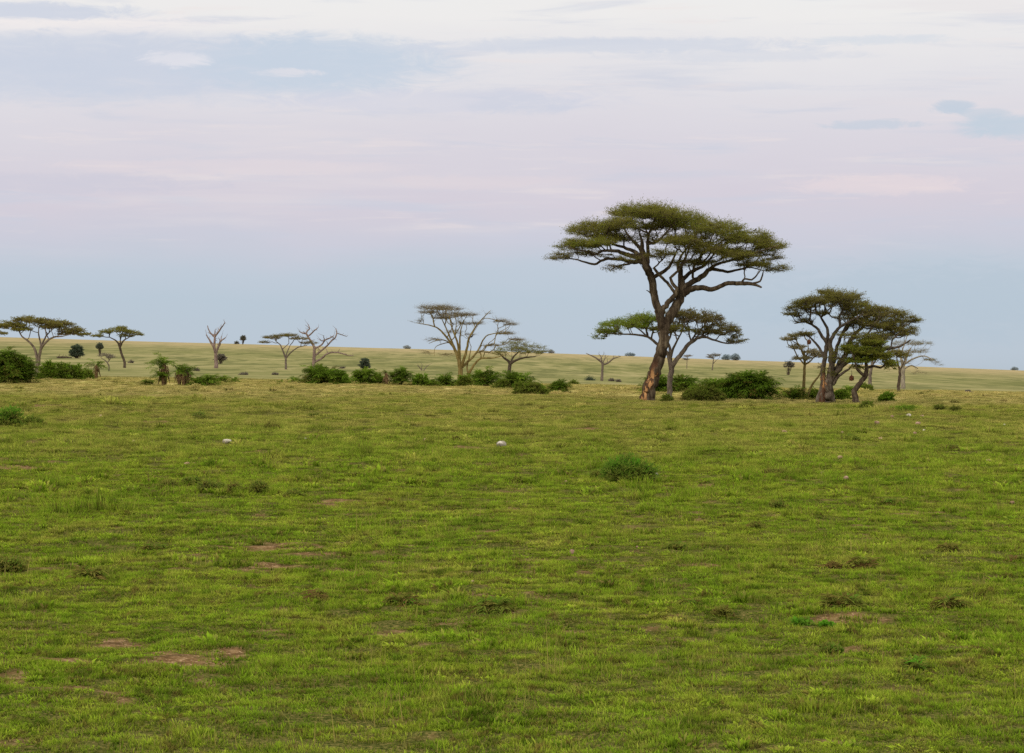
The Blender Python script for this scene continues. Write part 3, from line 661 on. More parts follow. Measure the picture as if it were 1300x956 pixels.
tree('fever_tree', (586, 488), 'big yellowish multi-stemmed fever tree with thin flat foliage layers, left of centre', 'tree', T8,
     [(551, 391, 20, 2.4, .25), (568, 392.5, 20, 2.6, .2), (546, 397, 14, 1.7, .2), (575, 400.5, 22, 3.4, .3), (594, 400, 12, 1.6, .2), (561, 404, 13, 2, .3), (532, 408, 10, 3.2, .55, 0, 10, .5),
      (552, 431, 11, 3, .35, -20, 12, .6), (545, 446, 7, 3, .6, -20, 8, .5), (566, 449, 12, 2, .3, 0, 12, .3), (605, 411, 9, 1.8, .2), (634, 408, 12, 1.8, .15), (646, 412, 9, 1.8, .2), (640, 423, 13, 2, .25),
      (654, 431, 11, 1.6, .25), (622, 438, 12, 2, .3), (577, 421, 12, 2.2, .3, 0, 14, .5), (595, 425, 10, 2.2, .3, 0, 12, .4), (612, 446, 10, 2, .4, 0, 12, .4), (621, 398, 6, 2, .3, 0, 6, .3), (585, 411, 14, 2, .25, 0, 16, .6)],
     B_YELLOW, M_FEVER, 19, tips=560, cl=10, leaf=(.08, .008), nt=6, nl=5, up=.25, rtip=.008)
T9 = [(0, [(646, 480, 2.8), (646.3, 470, 2.3), (647.5, 461, 2.2), (642, 456, 1.4), (635, 450, .8), (628, 446, .4)]), (-10, [(648, 462, 1.9), (655.4, 457.5, 1.5), (665, 454.3, 1.1), (680, 452.5, .6)]),
      (15, [(648, 461, 1.5), (652, 453, 1.1), (660, 446, .6)])]
tree('acacia_tree', (646.5, 478.5), 'short dark flat-topped acacia just right of the big yellowish fever tree', 'tree', T9,
     [(650, 445, 26, 4, .5), (668, 441, 28, 4, .45), (636, 449, 12, 2.5, .5), (686, 447, 13, 2.5, .45), (655, 436, 18, 3, .4), (672, 447, 18, 2.5, .5)], B_DARK, M_ACACIA, 20, tips=240, cl=6.5, leaf=(.13, .04), nt=7, nl=7)
tree('acacia_tree', (48, 480), 'wide umbrella acacia with a split trunk near the left edge', 'tree',
     [(0, [(48, 482, 3.4), (47.5, 472, 2.9), (48, 461, 2.6), (46, 450, 1.9), (43, 441, 1.5), (37, 434, 1.2), (28, 427, .9), (24, 420, .6), (20, 416, .4)]),
      (-12, [(49, 463, 2.3), (50.5, 450, 2.0), (54, 441, 1.7), (61, 433, 1.4), (70, 428, 1.1), (81, 427, .7), (92, 424, .4)]),
      (20, [(51, 448, 1.6), (51, 438, 1.2), (47, 425, .9), (46, 415, .5)]), (10, [(52, 441, 1.3), (58, 427, 1.0), (63, 420, .6)]), (5, [(75, 428, .7), (74, 422, .5), (72, 418, .4)])],
     [(38, 407, 20, 3.6, .3), (18, 413, 18, 4, .4), (58, 410, 16, 3.2, .25), (74, 412, 18, 4, .25), (90, 419, 14, 3.5, .25), (104, 425, 8, 1.6, .3), (28, 418, 14, 2, .45), (64, 415, 15, 3, .3), (8, 415, 10, 3, .4), (85, 423, 12, 2.5, .25)],
     B_GREY, M_ACACIA, 21, tips=360, cl=6.5, leaf=(.12, .03), nt=7, nl=7)
tree('acacia_tree', (-16, 474), 'umbrella acacia cut off by the left edge', 'tree',
     [(0, [(-16, 476, 3), (-15, 455, 2.3), (-16, 438, 1.8), (-22, 428, 1.0), (-28, 420, .5)]), (-8, [(-16, 440, 1.5), (-8, 428, 1.0), (2, 423, .6), (8, 426, .4)])],
     [(-18, 411, 16, 4, .35), (-6, 414, 9, 3.5, .35), (-32, 416, 14, 4, .35), (2, 423, 5, 1.5, .3)], B_GREY, M_ACACIA, 22, tips=130, cl=6, leaf=(.13, .035), nt=7, nl=7)
tree('acacia_tree', (158, 467), 'small umbrella acacia with a bent trunk on the left plain', 'tree',
     [(0, [(159, 468, 1.9), (157.5, 458, 1.6), (154, 448, 1.5), (152, 440, 1.5), (148, 433, 1.0), (139, 428, .5)]), (-10, [(152.3, 441, 1.3), (157, 433, 1.0), (166, 428, .5)]), (10, [(152, 438, 1.0), (153, 428, .7), (155, 421, .4)])],
     [(150, 420, 17, 3, .45), (136, 422, 10, 2.5, .5), (168, 422, 11, 2.4, .4), (155, 416.5, 8, 1.6, .4), (124, 426.5, 8, 1.5, .35), (160, 426, 10, 2, .4), (175, 424.5, 5, 1.4, .4)], B_DARK, M_ACACIA, 23, tips=200, cl=4.5, leaf=(.2, .055), nt=6, nl=6, rtip=.02)
tree('acacia_tree', (363, 469), 'small brown umbrella acacia left of the tall dead tree', 'tree',
     [(0, [(363, 470, 1.7), (362.9, 460, 1.3), (362.5, 454, 1.3), (358.8, 444.6, 1.0), (356, 438, .7), (350, 433, .4)]), (8, [(363, 453, .9), (364.6, 446, .7), (368, 438, .4)]),
      (-6, [(363, 455, 1.1), (369, 448, .9), (378.5, 441, .7), (390, 438.5, .4)]), (10, [(359, 443, .6), (366, 436, .4)])],
     [(345, 429, 13, 2, .15), (356, 426.5, 12, 2, .2), (369, 426, 12, 2, .15), (379, 430, 12, 2, .1), (392, 435.5, 11, 1.8, .1), (336, 434.5, 6, 1.4, .15)], B_GREY, M_ACACIA, 24, tips=190, cl=4.5, leaf=(.18, .045), nt=6, nl=6, rtip=.018)
tree('bent_tree', (138.5, 471), 'thin leaning tree with a sparse brown crown below the small bent acacia', 'tree',
     [(0, [(138.5, 472, 1.1), (138, 464, .9), (134, 458, .7), (129, 455, .35)]), (5, [(136, 461, .6), (140, 455, .35)])],
     [(134, 451, 10, 1.8, .0), (141, 454, 6, 1.5, .0)], B_GREY, M_FAR, 25, tips=40, cl=4, leaf=(.16, .04), nt=5, nl=5, rtip=.018)

def dead(base, label, limbs, seed, bark=B_DEAD, name='dead_tree'):
    """a leafless tree: traced limbs and a few short broken twigs"""
    g = np.random.default_rng(seed); ex = []
    for (d, pts) in limbs:
        for k in range(1, len(pts)):
            if pts[k][2] < 1.6 and g.uniform() < .75:
                (u, v, r) = pts[k]; L = g.uniform(3, 8); a = g.uniform(-1.2, 1.2)
                for _ in range(2):
                    f = g.uniform(.2, 1); (ua, va, ra) = pts[k-1]; um = ua+(u-ua)*f; vm = va+(v-va)*f; a2 = g.uniform(-1.7, 1.7); L2 = g.uniform(2, 5.5)
                    ex.append((d*(k/(len(pts)-1))+g.uniform(-4, 4), [(um, vm, r*.3), (um+math.sin(a2)*L2*.5+g.normal(0, .5), vm-math.cos(a2)*L2*.5, r*.22), (um+math.sin(a2+.4)*L2, vm-math.cos(a2+.4)*L2, r*.1)]))
                ex.append((d*(k/(len(pts)-1))+g.uniform(-4, 4), [(u, v, r*.5), (u+math.sin(a)*L*.6, v-math.cos(a)*L*.5, r*.4), (u+math.sin(a)*L+g.uniform(-1, 1), v-math.cos(a)*L, r*.2)]))
    return tree(name, base, label, 'tree', limbs+ex, None, bark, None, seed, parts=('trunk', 'branches', 'crown'))
dead((274.5, 467.5), 'leafless dead tree with upright forked limbs on the left plain',
     [(0, [(274.6, 469, 3.0), (274.4, 459, 2.3), (274.2, 450, 2.1), (271.5, 440, 1.8), (267.4, 434, 1.3), (262, 424.7, .6)]), (6, [(271.5, 441, 1.7), (272.6, 428, 1.3), (268, 424, 1.0), (265, 420, .8), (262.8, 413.5, .5)]),
      (-6, [(272.6, 428, 1.2), (278.8, 419.5, 1.0), (283, 414, .8), (286.5, 409.5, .4)]), (-4, [(274.4, 449, 1.6), (277, 441, 1.4), (280, 434, 1.2), (287, 428.5, .5)]), (3, [(272.6, 428, .9), (272.8, 419, .5)]), (5, [(280, 434, .7), (281, 427, .4)])], 31)
dead((397.5, 469), 'tall pale dead tree with contorted limbs reaching out to the right',
     [(0, [(397, 471, 2.8), (397.8, 463, 2.2), (398.6, 457, 2.1), (399, 447, 1.9), (397.5, 437.7, 1.6), (392.3, 429.6, 1.3), (388.8, 423.8, 1.1), (384, 423, .8), (381, 421, .4)]),
      (6, [(389, 424, 1.0), (390, 420, .9), (393, 417, .8), (390.3, 411, .35)]), (-6, [(391, 427, 1.0), (396, 423, .9), (399, 420, .8), (404.4, 415.8, .4)]), (4, [(392, 430, .7), (384, 428.5, .3)]),
      (-10, [(399.5, 443, 1.2), (408.5, 437.7, 1.0), (413, 432, .9), (420, 429, .8), (424.6, 426, .4)]), (-10, [(413, 432, .7), (409, 433, .6), (407, 430.5, .35)]), (-12, [(412, 432, .6), (411.5, 426, .35)]),
      (10, [(399.5, 452, 1.3), (407, 446, 1.1), (416.5, 437.7, 1.0), (420, 433, .9), (424.6, 429.6, .9), (427, 422.7, .8), (425.8, 417, .4)]), (14, [(427, 423, .6), (433, 425, .5), (439.6, 427.3, .3)]),
      (-4, [(399, 460, 1.4), (407, 456, 1.2), (416.5, 448.7, 1.1), (429, 447.3, .9), (440.8, 451, .7), (448.8, 451.5, .4)])], 32)
dead((764, 483.5), 'small leafless dead tree with a wide fork left of the tallest acacia',
     [(0, [(764, 485, 2.2), (764.4, 474, 1.6), (764.6, 461, 1.6), (760, 457, 1.1), (754, 453, .9), (744, 448.5, .4)]), (-4, [(764.6, 463, 1.3), (771.6, 461, 1.1), (778.5, 455.4, .9), (787.7, 452.5, .4)]),
      (5, [(764, 461, .9), (763.5, 454, .7), (761, 450, .4)]), (4, [(765, 461, .8), (768, 455, .6), (768.5, 451, .3)])], 33, B_GREY)
dead((536, 470.5), 'low grey dead shrub left of the yellowish fever tree',
     [(0, [(537, 472, .9), (534, 468, .7), (530, 464, .4)]), (3, [(537, 471, .7), (541, 466, .5), (545, 463, .3)]), (-3, [(535, 469, .5), (536, 463, .3)])], 34, B_GREY, 'dead_shrub')

# ------------------------------------------------------------------ bushes
def bush(name, u, v, hw, h, label, seed, mat, tint=.5, n=None, leaf=(.13, .045), group=None, cat='bush', cl=None, stem=B_TWIG, nt=7, nl=7, lift=.0, up=.3):
    g = np.random.default_rng(seed); X, Y, Z = locate(u, v); s = F/Y
    root = thing(name, (X, Y, Z-.03), label, cat, group)
    W = hw/s
    if 60 < Y < 300: FEET.append((X, Y, W*.95, int(14+W*14)))
    Hh = h*(1.22 if v < 492 else 1.08)/s; n = n or int(60+hw*h*.35); cl = (cl or 5.5)/s
    a = g.uniform(0, 2*math.pi, n); rr = g.uniform(0, 1, n)**.5; el = g.uniform(0, 1, n)
    # uneven mound made of a few lobes
    T = []
    lobes = [(g.uniform(-.55, .55), g.uniform(-.5, .5), g.uniform(.45, .7), g.uniform(.6, 1.0)) for _ in range(5)]+[(0, 0, .8, .85)]
    for i in range(n):
        lx, ly, lr, lh = lobes[g.integers(len(lobes))]
        th = g.uniform(0, 2*math.pi); ph = math.acos(g.uniform(0, 1)); q = g.uniform(.55, 1)
        T.append([(lx+lr*q*math.sin(ph)*math.cos(th))*W*.85, (ly+lr*q*math.sin(ph)*math.sin(th))*W*.85, (lift+(1-lift)*lh*q*math.cos(ph)*.9)*Hh])
    T = np.array(T); st = Tubes()
    for i in range(0, n, max(1, n//26)):
        b = np.array([g.normal(0, W*.12), g.normal(0, W*.12), -.05]); m = (b+T[i])*.5+g.normal(0, W*.06, 3)
        P, r = smooth_path([b, m, T[i]], [.035*max(.5, Hh/2), .022*max(.5, Hh/2), .008], .15); st.add(P, r, 5)
    link('stems', st.mesh('stems', stem), root)
    out = unit(T-np.array([0, 0, Hh*.3]))
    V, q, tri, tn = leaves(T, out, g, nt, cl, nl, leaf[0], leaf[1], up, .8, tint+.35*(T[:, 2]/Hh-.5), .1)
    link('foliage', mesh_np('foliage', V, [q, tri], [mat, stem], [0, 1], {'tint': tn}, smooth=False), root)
    return root

def frond_set(g, C, D, L, nlf, ll, lw, droop, tints):
    """arching feather fronds: C origins, D start directions, L lengths; pairs of leaflets along each rib"""
    n = len(C); seg = 7; t = np.linspace(0, 1, seg+1)
    hz = D.copy(); hz[:, 2] = 0; hz = unit(hz)
    tl = (np.arange(nlf)+.5)/nlf*.9+.08
    def pt(tt):
        tt = np.asarray(tt)[None, :, None]
        p = C[:, None, :]+D[:, None, :]*L[:, None, None]*tt*(1-.15*tt)+hz[:, None, :]*L[:, None, None]*.22*tt**2
        p = p-np.array([0, 0, 1.])*(droop[:, None, None]*L[:, None, None]*tt**2.2)
        return p
    P = pt(tl); P2 = pt(np.minimum(tl+.05, 1.05)); tg = unit(P2-P)
    sd = unit(np.cross(tg, np.array([0, 0, 1.])+g.normal(0, .1, tg.shape))); upv = np.cross(sd, tg)
    V = []; tn = []
    for sg in (-1, 1):
        prof = (.45+.75*np.sin(np.clip(tl, 0, 1)*math.pi*.85))[None, :, None]
        dr = unit(sd*sg*.75+tg*.7+upv*g.uniform(-.15, .35, tg.shape[:2])[..., None]+g.normal(0, .12, tg.shape))
        ln = L[:, None, None]*ll*prof*g.uniform(.8, 1.15, tg.shape[:2])[..., None]
        wd = np.cross(dr, upv)*lw*L[:, None, None]
        tip = P+dr*ln-np.array([0, 0, 1.])*ln*.18
        V.append(np.stack([P-wd*.5, P+dr*ln*.45-wd, tip, P+dr*ln*.45+wd], -2).reshape(-1, 3))
        tn.append(np.repeat((tints[:, None]+g.normal(0, .06, (n, nlf))).reshape(-1), 4))
    V = np.concatenate(V); q = np.arange(len(V)).reshape(-1, 4); tn = np.concatenate(tn)
    Rb = pt(t); rs = unit(np.cross(D, np.array([.2, .1, 1.])))*(.008*L[:, None])
    a = Rb-rs[:, None, :]; b = Rb+rs[:, None, :]; RV = np.stack([a, b], 2).reshape(-1, 3)
    base = len(V)+(np.arange(n)*(seg+1)*2)[:, None]+np.arange(seg)[None, :]*2
    rq = np.stack([base, base+1, base+3, base+2], -1).reshape(-1, 4)
    return np.concatenate([V, RV]), np.concatenate([q, rq]), np.concatenate([tn, np.full(len(RV), .35)])

def palm(name, u, v, hw, h, label, seed, tint=.55, n=None, stems=0, group='wild date palm clumps along the dip', mat=None, nlf=13, cat='palm', mound=False, lf=1.0, droop=.55, ll=.24, lwid=.02):
    g = np.random.default_rng(seed); X, Y, Z = locate(u, v); s = F/Y
    root = thing(name, (X, Y, Z-.03), label, cat, group); W = hw*1.05/s
    if 60 < Y < 300: FEET.append((X, Y, W*.8, int(14+W*12)))
    Hh = h*(1.15 if v < 492 else 1.0)*(1.0 if stems and not mound else 1.32)/s; mat = mat or M_PALM
    C = []; D = []; L = []; dr = []; tn = []
    heads = []
    if stems:
        tb = Tubes()
        for k in range(stems):
            x = (k-(stems-1)/2)*W*.5+g.normal(0, W*.08); hh = Hh*g.uniform(.5, .66); y = g.normal(0, W*.15)
            P, r = smooth_path([[x*.8, y*.8, -.1], [x*.9, y, hh*.5], [x, y, hh]], [Hh*.06, Hh*.085, Hh*.06], .12)
            tb.add(P, r, 8, .35, seed); heads.append((x, y, hh, 20, Hh*.55*lf, .75))
            # hanging skirt of dead leaves
            for j in range(16):
                a = g.uniform(0, 6.28); q0 = np.array([x, y, hh*g.uniform(.6, .98)]); q1 = q0+np.array([math.cos(a), math.sin(a), -.2])*Hh*.11; q2 = q1+np.array([math.cos(a)*.3, math.sin(a)*.3, -1])*Hh*.26*g.uniform(.5, 1.2)
                tb.add(np.array([q0, q1, q2]), [Hh*.014, Hh*.02, Hh*.004], 4)
        link('stem', tb.mesh('stem', M_STEM), root)
    m = int((n or int(5+hw*.5))*(1.15 if mat is M_PALM else 1))
    if mound or not stems:
        for k in range(m):
            a = g.uniform(0, 6.28); q = math.sqrt(g.uniform())*.62
            x, y = W*q*math.cos(a), W*q*math.sin(a)
            hh = Hh*g.uniform(.05, .58)*math.sqrt(max(.05, 1-q*q)) if mound else Hh*g.uniform(.0, .3)
            heads.append((x, y, hh, 13 if mound else 11, min(Hh-hh, W*1.1)*g.uniform(.75, 1.05)*lf if mound else max(Hh*.8, (Hh-hh))*g.uniform(.8, 1.1)*lf, .8))
    for (x, y, z, k, l, sp) in heads:
        for j in range(k):
            a = g.uniform(0, 6.28); e = g.uniform(.15, 1.35)
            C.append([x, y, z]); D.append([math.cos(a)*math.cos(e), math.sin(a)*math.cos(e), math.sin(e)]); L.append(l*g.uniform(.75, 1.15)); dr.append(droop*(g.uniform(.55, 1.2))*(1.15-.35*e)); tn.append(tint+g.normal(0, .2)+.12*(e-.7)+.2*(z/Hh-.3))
    V, q, t = frond_set(g, np.array(C), np.array(D), np.array(L), nlf, ll, lwid, np.array(dr), np.array(tn))
    V[:, 2] = np.maximum(V[:, 2], -.02)
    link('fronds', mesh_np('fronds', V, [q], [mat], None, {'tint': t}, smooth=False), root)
    return root

GB = 'dense bushes along the dip'
palm('palm_thicket', 4, 487, 22, 38, 'tallest dark green palm thicket at the far left edge', 101, .45, 30, mound=True)
palm('palm_thicket', 29, 487, 19, 34, 'dark palm thicket touching the left side of the split-trunk acacia', 102, .5, 22, mound=True)
bush('bush', 60, 483, 14, 23, 'bright leafy bush right beside the split-trunk acacia', 103, M_BUSH, .65, group=GB)
bush('bush', 78, 483, 13, 21, 'second leafy bush right of the split-trunk acacia', 104, M_BUSH, .6, group=GB)
bush('bush', 95, 483, 13, 18, 'bush between the leafy pair and the lone slender palm on the left', 105, M_BUSH, .6, group=GB)
bush('bush', 109, 482, 8, 10, 'lowest bush at the foot of the lone slender palm', 106, M_BUSH, .55, group=GB)
palm('palm', 122, 482, 8, 27, 'lone slender palm with a brown stem between left bushes and small bent acacia', 107, .5, stems=1)
palm('palm', 205, 489, 12, 30, 'tall palm with drooping crown, left one of the pair before the dead tree', 108, .6, 6, stems=1, mound=True)
palm('palm_clump', 191, 488.5, 10, 9, 'low fronds on the left side of the tall drooping palm', 109, .55, 5)
palm('palm', 233, 489.5, 13, 27, 'palm on thick brown skirted stems, right one of the pair before the dead tree', 110, .5, stems=3)
palm('palm_clump', 248, 490, 7, 13, 'small brownish palm clump right of the thick brown stems', 111, .4, 4)
palm('palm_clump', 262, 490, 10, 15, 'bright palm clump leaning left, below the upright dead tree', 112, .75, 6)
palm('palm_clump', 281, 487, 9, 11, 'bluish green palm clump at the foot of the upright dead tree', 113, .6, 4)
palm('palm_clump', 299, 486, 6, 9, 'tiny upright palm clump right of the upright dead tree', 114, .7, 3)
palm('palm_clump', 374, 487, 11, 13, 'low spreading palm below the small brown acacia', 115, .75, 2, droop=.8)
palm('palm_clump', 355, 487, 7, 5, 'very low fronds left of the low spreading palm', 116, .65, 3)
palm('palm_clump', 402, 487.5, 13, 25, 'dark arching palm clump at the foot of the tall pale dead tree', 117, .5, 8)
palm('palm_clump', 419, 488, 12, 22, 'palm clump just right of the dark arching one', 118, .6, 8)
bush('bush', 433, 487.5, 10, 14, 'low bright bush right of the two arching palm clumps', 119, M_BUSH, .8, group=GB)
palm('palm_thicket', 461, 489, 17, 22, 'broad bright palm thicket in front of the dark round far bush', 120, .75, 14, mound=True)
bush('bush', 480, 489, 9, 13, 'small bush between the broad thicket and the bare palm stalk', 121, M_BUSH, .6, group=GB)
palm('palm', 491, 489.5, 5, 24, 'thin brown palm stalk with a ragged top', 122, .3, stems=1, lf=.6)
palm('palm_thicket', 507, 489.5, 15, 22, 'rounded dark palm thicket right of the bare palm stalk', 123, .5, 14, mound=True)
bush('bush', 535, 490, 10, 14, 'small leafy bush left of the yellowish fever tree', 124, M_BUSH, .7, group=GB)
bush('bush', 549, 490, 6, 6, 'tiniest low bush left of the yellowish fever tree', 125, M_BUSH, .5, group=GB)
palm('palm_clump', 563, 490, 12, 16, 'palm clump just left of the yellowish fever tree trunk', 126, .65, 7)
bush('bush', 590, 491, 9, 13, 'bush hiding the foot of the yellowish fever tree', 127, M_BUSH, .5, group=GB)
palm('palm_clump', 614, 490, 15, 22, 'wide palm clump right of the yellowish fever tree trunks', 128, .6, 10)
palm('palm_clump', 655, 494, 17, 23, 'palm clump in front of the short flat-topped acacia', 129, .65, 11)
bush('bush', 637, 494, 10, 13, 'dark bush left of the palm clump by the flat-topped acacia', 130, M_BUSH, .45, group=GB)
bush('bush', 674, 501, 26, 18, 'wide rounded olive bush in front of the palm row', 131, M_BUSH, .4, 420, group=GB)
palm('palm_thicket', 708, 498.5, 16, 18, 'dark palm thicket at the right end of the central row', 132, .45, 14, mound=True)
palm('palm_clump', 836, 497, 9, 24, 'leafy clump showing between the two acacia trunks', 133, .6, 9)
palm('palm_clump', 868, 497, 14, 24, 'spiky palm clump right of the shorter acacia trunk', 134, .45, 9)
bush('shrub', 846, 511, 6, 8, 'small dark shrub against the foot of the tallest acacia', 135, M_BUSH, .45, 90, leaf=(.08, .025))
bush('bush', 890, 509, 31, 17, 'long low olive bush right of the tallest acacia', 136, M_BUSH, .38, 520, group=GB)
palm('palm_clump', 908, 502, 17, 27, 'palm clump between the low olive bush and the biggest thicket', 137, .6, 12)
palm('palm_thicket', 951, 506, 29, 37, 'biggest rounded palm thicket, right of the two central acacias', 138, .5, 62, mound=True)
palm('palm_clump', 1008, 506, 13, 19, 'dark palm clump left of the slender yellow fever tree', 139, .4, 10)
bush('bush', 1034, 506, 7, 12, 'small bush between the yellow trunk and the gnarled trunk', 140, M_BUSH, .6, group=GB)
bush('bush', 1067, 508, 12, 14, 'bush in the gap between gnarled and crooked trunks', 141, M_BUSH, .65, group=GB)
palm('palm_clump', 1076, 500, 9, 12, 'bright clump further back between gnarled and crooked trunks', 142, .9, 5)
bush('bush', 1099, 497, 8, 8, 'low bush behind at the foot of the slim grey trunk', 143, M_BUSH, .5, group=GB)
bush('bush', 1127, 509, 11, 12, 'green bush left of the pale fever tree trunk', 144, M_BUSH, .75, group=GB)
bush('shrub', 1102, 519, 8, 8, 'small dark shrub right of the crooked trunk', 145, M_BUSH, .5, 90, leaf=(.07, .022))
palm('grassy_shrub', 1146, 525, 25, 11, 'wide bright grassy shrub in the open right of the trees', 146, .95, 16, group=None, mat=M_BUSH, cat='shrub')
bush('shrub', 1192, 524, 9, 10, 'olive shrub right of the wide bright grassy one', 147, M_BUSH, .3, 90, leaf=(.07, .022))
bush('shrub', 1212, 525, 8, 6, 'faint low shrub at the right end of the shrub row', 148, M_BUSH, .25, 70, leaf=(.07, .022))
bush('shrub', 728, 489, 4, 3, 'tiny shrub between the central row and the small dead tree', 149, M_BUSH, .5, 40)
bush('shrub', 750, 483, 5, 3.5, 'tiny dark shrub left of the small dead tree', 150, M_FAR, .8, 40)

# far bushes and trees on the plain
def fb(name, u, v, hw, h, label, seed, mat=M_FAR, tint=.5, lf=.3, lift=.15, n=110):
    return bush(name, u, v, hw, h, label, seed, mat, tint, n, (lf, lf*.4), cl=2.6, nt=6, nl=5, lift=lift, cat='bush' if 'bush' in name else 'tree')
fb('round_bush', 98, 455, 11, 19, 'dark rounded bush alone on the left plain behind the slender palm', 201, tint=.75, n=220)
fb('small_tree', 127, 452, 4.2, 15, 'tiny round-headed tree above the lone slender palm', 202, tint=.5, lift=.5)
fb('round_bush', 462, 469, 8.5, 15, 'dark round bush behind the broad bright palm thicket', 203, tint=.7, n=180)
fb('grey_bush', 280, 462, 8, 12, 'grey brown bush behind the upright dead tree', 204, tint=.05, lift=.3, n=70)
fb('small_tree', 308, 435, 3.6, 9.5, 'small tree on the skyline between dead tree and brown acacia', 205, M_FAR, .25, lift=.4, lf=.55)
fb('grey_bush', 1001, 476, 7, 15, 'leafless grey bush widening upward left of the yellow fever tree', 206, tint=.0, lift=.5, n=80)
fb('skyline_bush', 923, 457, 6, 5.5, 'left one of two bluish domed trees on the skyline', 207, M_RIDGE, .6, lf=.7)
fb('skyline_bush', 934, 457.5, 8, 7.5, 'right one of two bluish domed trees on the skyline', 208, M_RIDGE, .6, lf=.7)
fb('skyline_bush', 801, 452, 8, 2.6, 'low bluish bush on the skyline between the hero acacia trunk and dead tree'.replace('hero', 'tallest'), 209, M_RIDGE, .6, lf=.7, n=60)
fb('skyline_bush', 516, 442.5, 5, 2.2, 'flat dark bush on the skyline left of the yellowish fever tree', 210, M_RIDGE, .3, lf=.7, n=50)
fb('skyline_bush', 700, 447.5, 3, 3, 'tiny bush on the skyline right of the flat-topped acacia', 211, M_RIDGE, .3, lf=.7, n=40)
fb('skyline_bush', 1288, 469.5, 4, 1.8, 'tiny bush on the skyline at the far right', 212, M_RIDGE, .4, lf=.7, n=40)
fb('skyline_bush', 301, 434.5, 2.2, 2.2, 'tiny dark bush beside the small skyline tree', 213, M_FAR, .3, lf=.5, n=30)
tree('acacia_tree', (905, 470), 'small brown far acacia below the right crown of the shorter umbrella acacia', 'tree',
     [(0, [(904, 471, .9), (905, 463, .7), (906, 455, .5)]), (4, [(905, 462, .5), (910, 457, .3), (914, 454, .2)])], [(906, 451, 9, 2, .1), (902, 454, 5, 1.5, .1)], B_GREY, M_FAR, 41, tips=50, cl=3, leaf=(.3, .1), nt=5, nl=5, rtip=.03)
tree('acacia_tree', (872, 468), 'faint brown far acacia right beside the shorter umbrella acacia trunk', 'tree',
     [(0, [(872, 469, .6), (872, 461, .45), (873, 454, .3)])], [(873, 452, 5, 1.6, .0), (870, 456, 4, 1.2, .0)], B_GREY, M_FAR, 42, tips=30, cl=3, leaf=(.3, .1), nt=5, nl=5, rtip=.025)
for (u, v, hw, h, lb) in [(92, 472, 5, 2, 'dark low scrub patch right of the split-trunk acacia'), (166, 461, 3, 3, 'small reddish scrub right of the small bent acacia'),
                          (205, 461, 7, 1.6, 'thin scrub patch above the tall drooping palm'), (250, 471, 4, 3, 'pale grey scrub left of the upright dead tree'),
                          (309, 476, 7, 2, 'dark scrub streak right of the upright dead tree'), (349, 476, 4, 1.6, 'small scrub below the small brown acacia'),
                          (435, 468, 3, 1.6, 'small scrub left of the dark round bush'), (776, 484, 4, 2, 'low scrub right of the small dead tree'),
                          (1228, 499, 6, 1.6, 'dark scrub on the open plain at the right'), (785, 485, 3, 2, 'low scrub just left of the tallest acacia')]:
    fb('scrub_bush', u, v, hw, h, lb, int(u*3+v), M_FAR, .05, lf=.16, lift=.0, n=34)
def fallen():
    X, Y, Z = locate(82, 455); s = F/Y; o = thing('fallen_log', (X, Y, Z), 'dark fallen trunk lying left of the rounded far bush', 'log')
    t = Tubes(); P, r = smooth_path([[-10/s, 0, .2], [-2/s, .3, .35], [9/s, -.2, .25]], [.35, .3, .16], .5); t.add(P, r, 8, .2); link('trunk', t.mesh('trunk', B_DARK), o)
    t = Tubes()
    for a, b, c in ((-4, 3, .9), (3, -2, .8), (-8, 2, 1.1)): t.add(np.array([[a/s, 0, .3], [(a+b*.6)/s, .2, .3+c*.6], [(a+b)/s, .1, .3+c]]), [.12, .08, .03], 5)
    link('branches', t.mesh('branches', B_DARK), o)
fallen()

# ------------------------------------------------------------------ plants in the near grass
GH = 'weeds and herbs in the near grass'
bush('weed', 797, 610, 36, 32, 'biggest green leafy weed clump in the grass below the tallest acacia', 301, M_HERB, .68, 230, (.11, .014), cat='weed', cl=12, up=.8, group=GH)
bush('weed', 760, 607, 12, 12, 'small weed clump at the left side of the biggest one', 302, M_HERB, .5, 70, (.06, .018), cat='weed', cl=7, group=GH)
bush('weed', 14, 541, 24, 25, 'vivid green weed clump at the left edge of the grass', 303, M_HERB, .72, 150, (.11, .022), cat='weed', cl=8, up=.5, group=GH)
bush('weed', 42, 540, 14, 12, 'lower weed clump right of the vivid one at the left edge', 304, M_HERB, .55, 80, (.07, .02), cat='weed', cl=7, group=GH)
bush('weed', 1018, 796, 17, 11, 'bright emerald broad-leaved weed in front of the dry palm seedling', 305, M_HERB, .85, 34, (.05, .028), cat='weed', cl=6, nt=4, nl=4, group=GH)
bush('weed', 1049, 798, 9, 10, 'tiny emerald weed by the soil patch of the dry seedling', 306, M_HERB, .95, 16, (.05, .026), cat='weed', cl=5, nt=4, nl=4, group=GH)
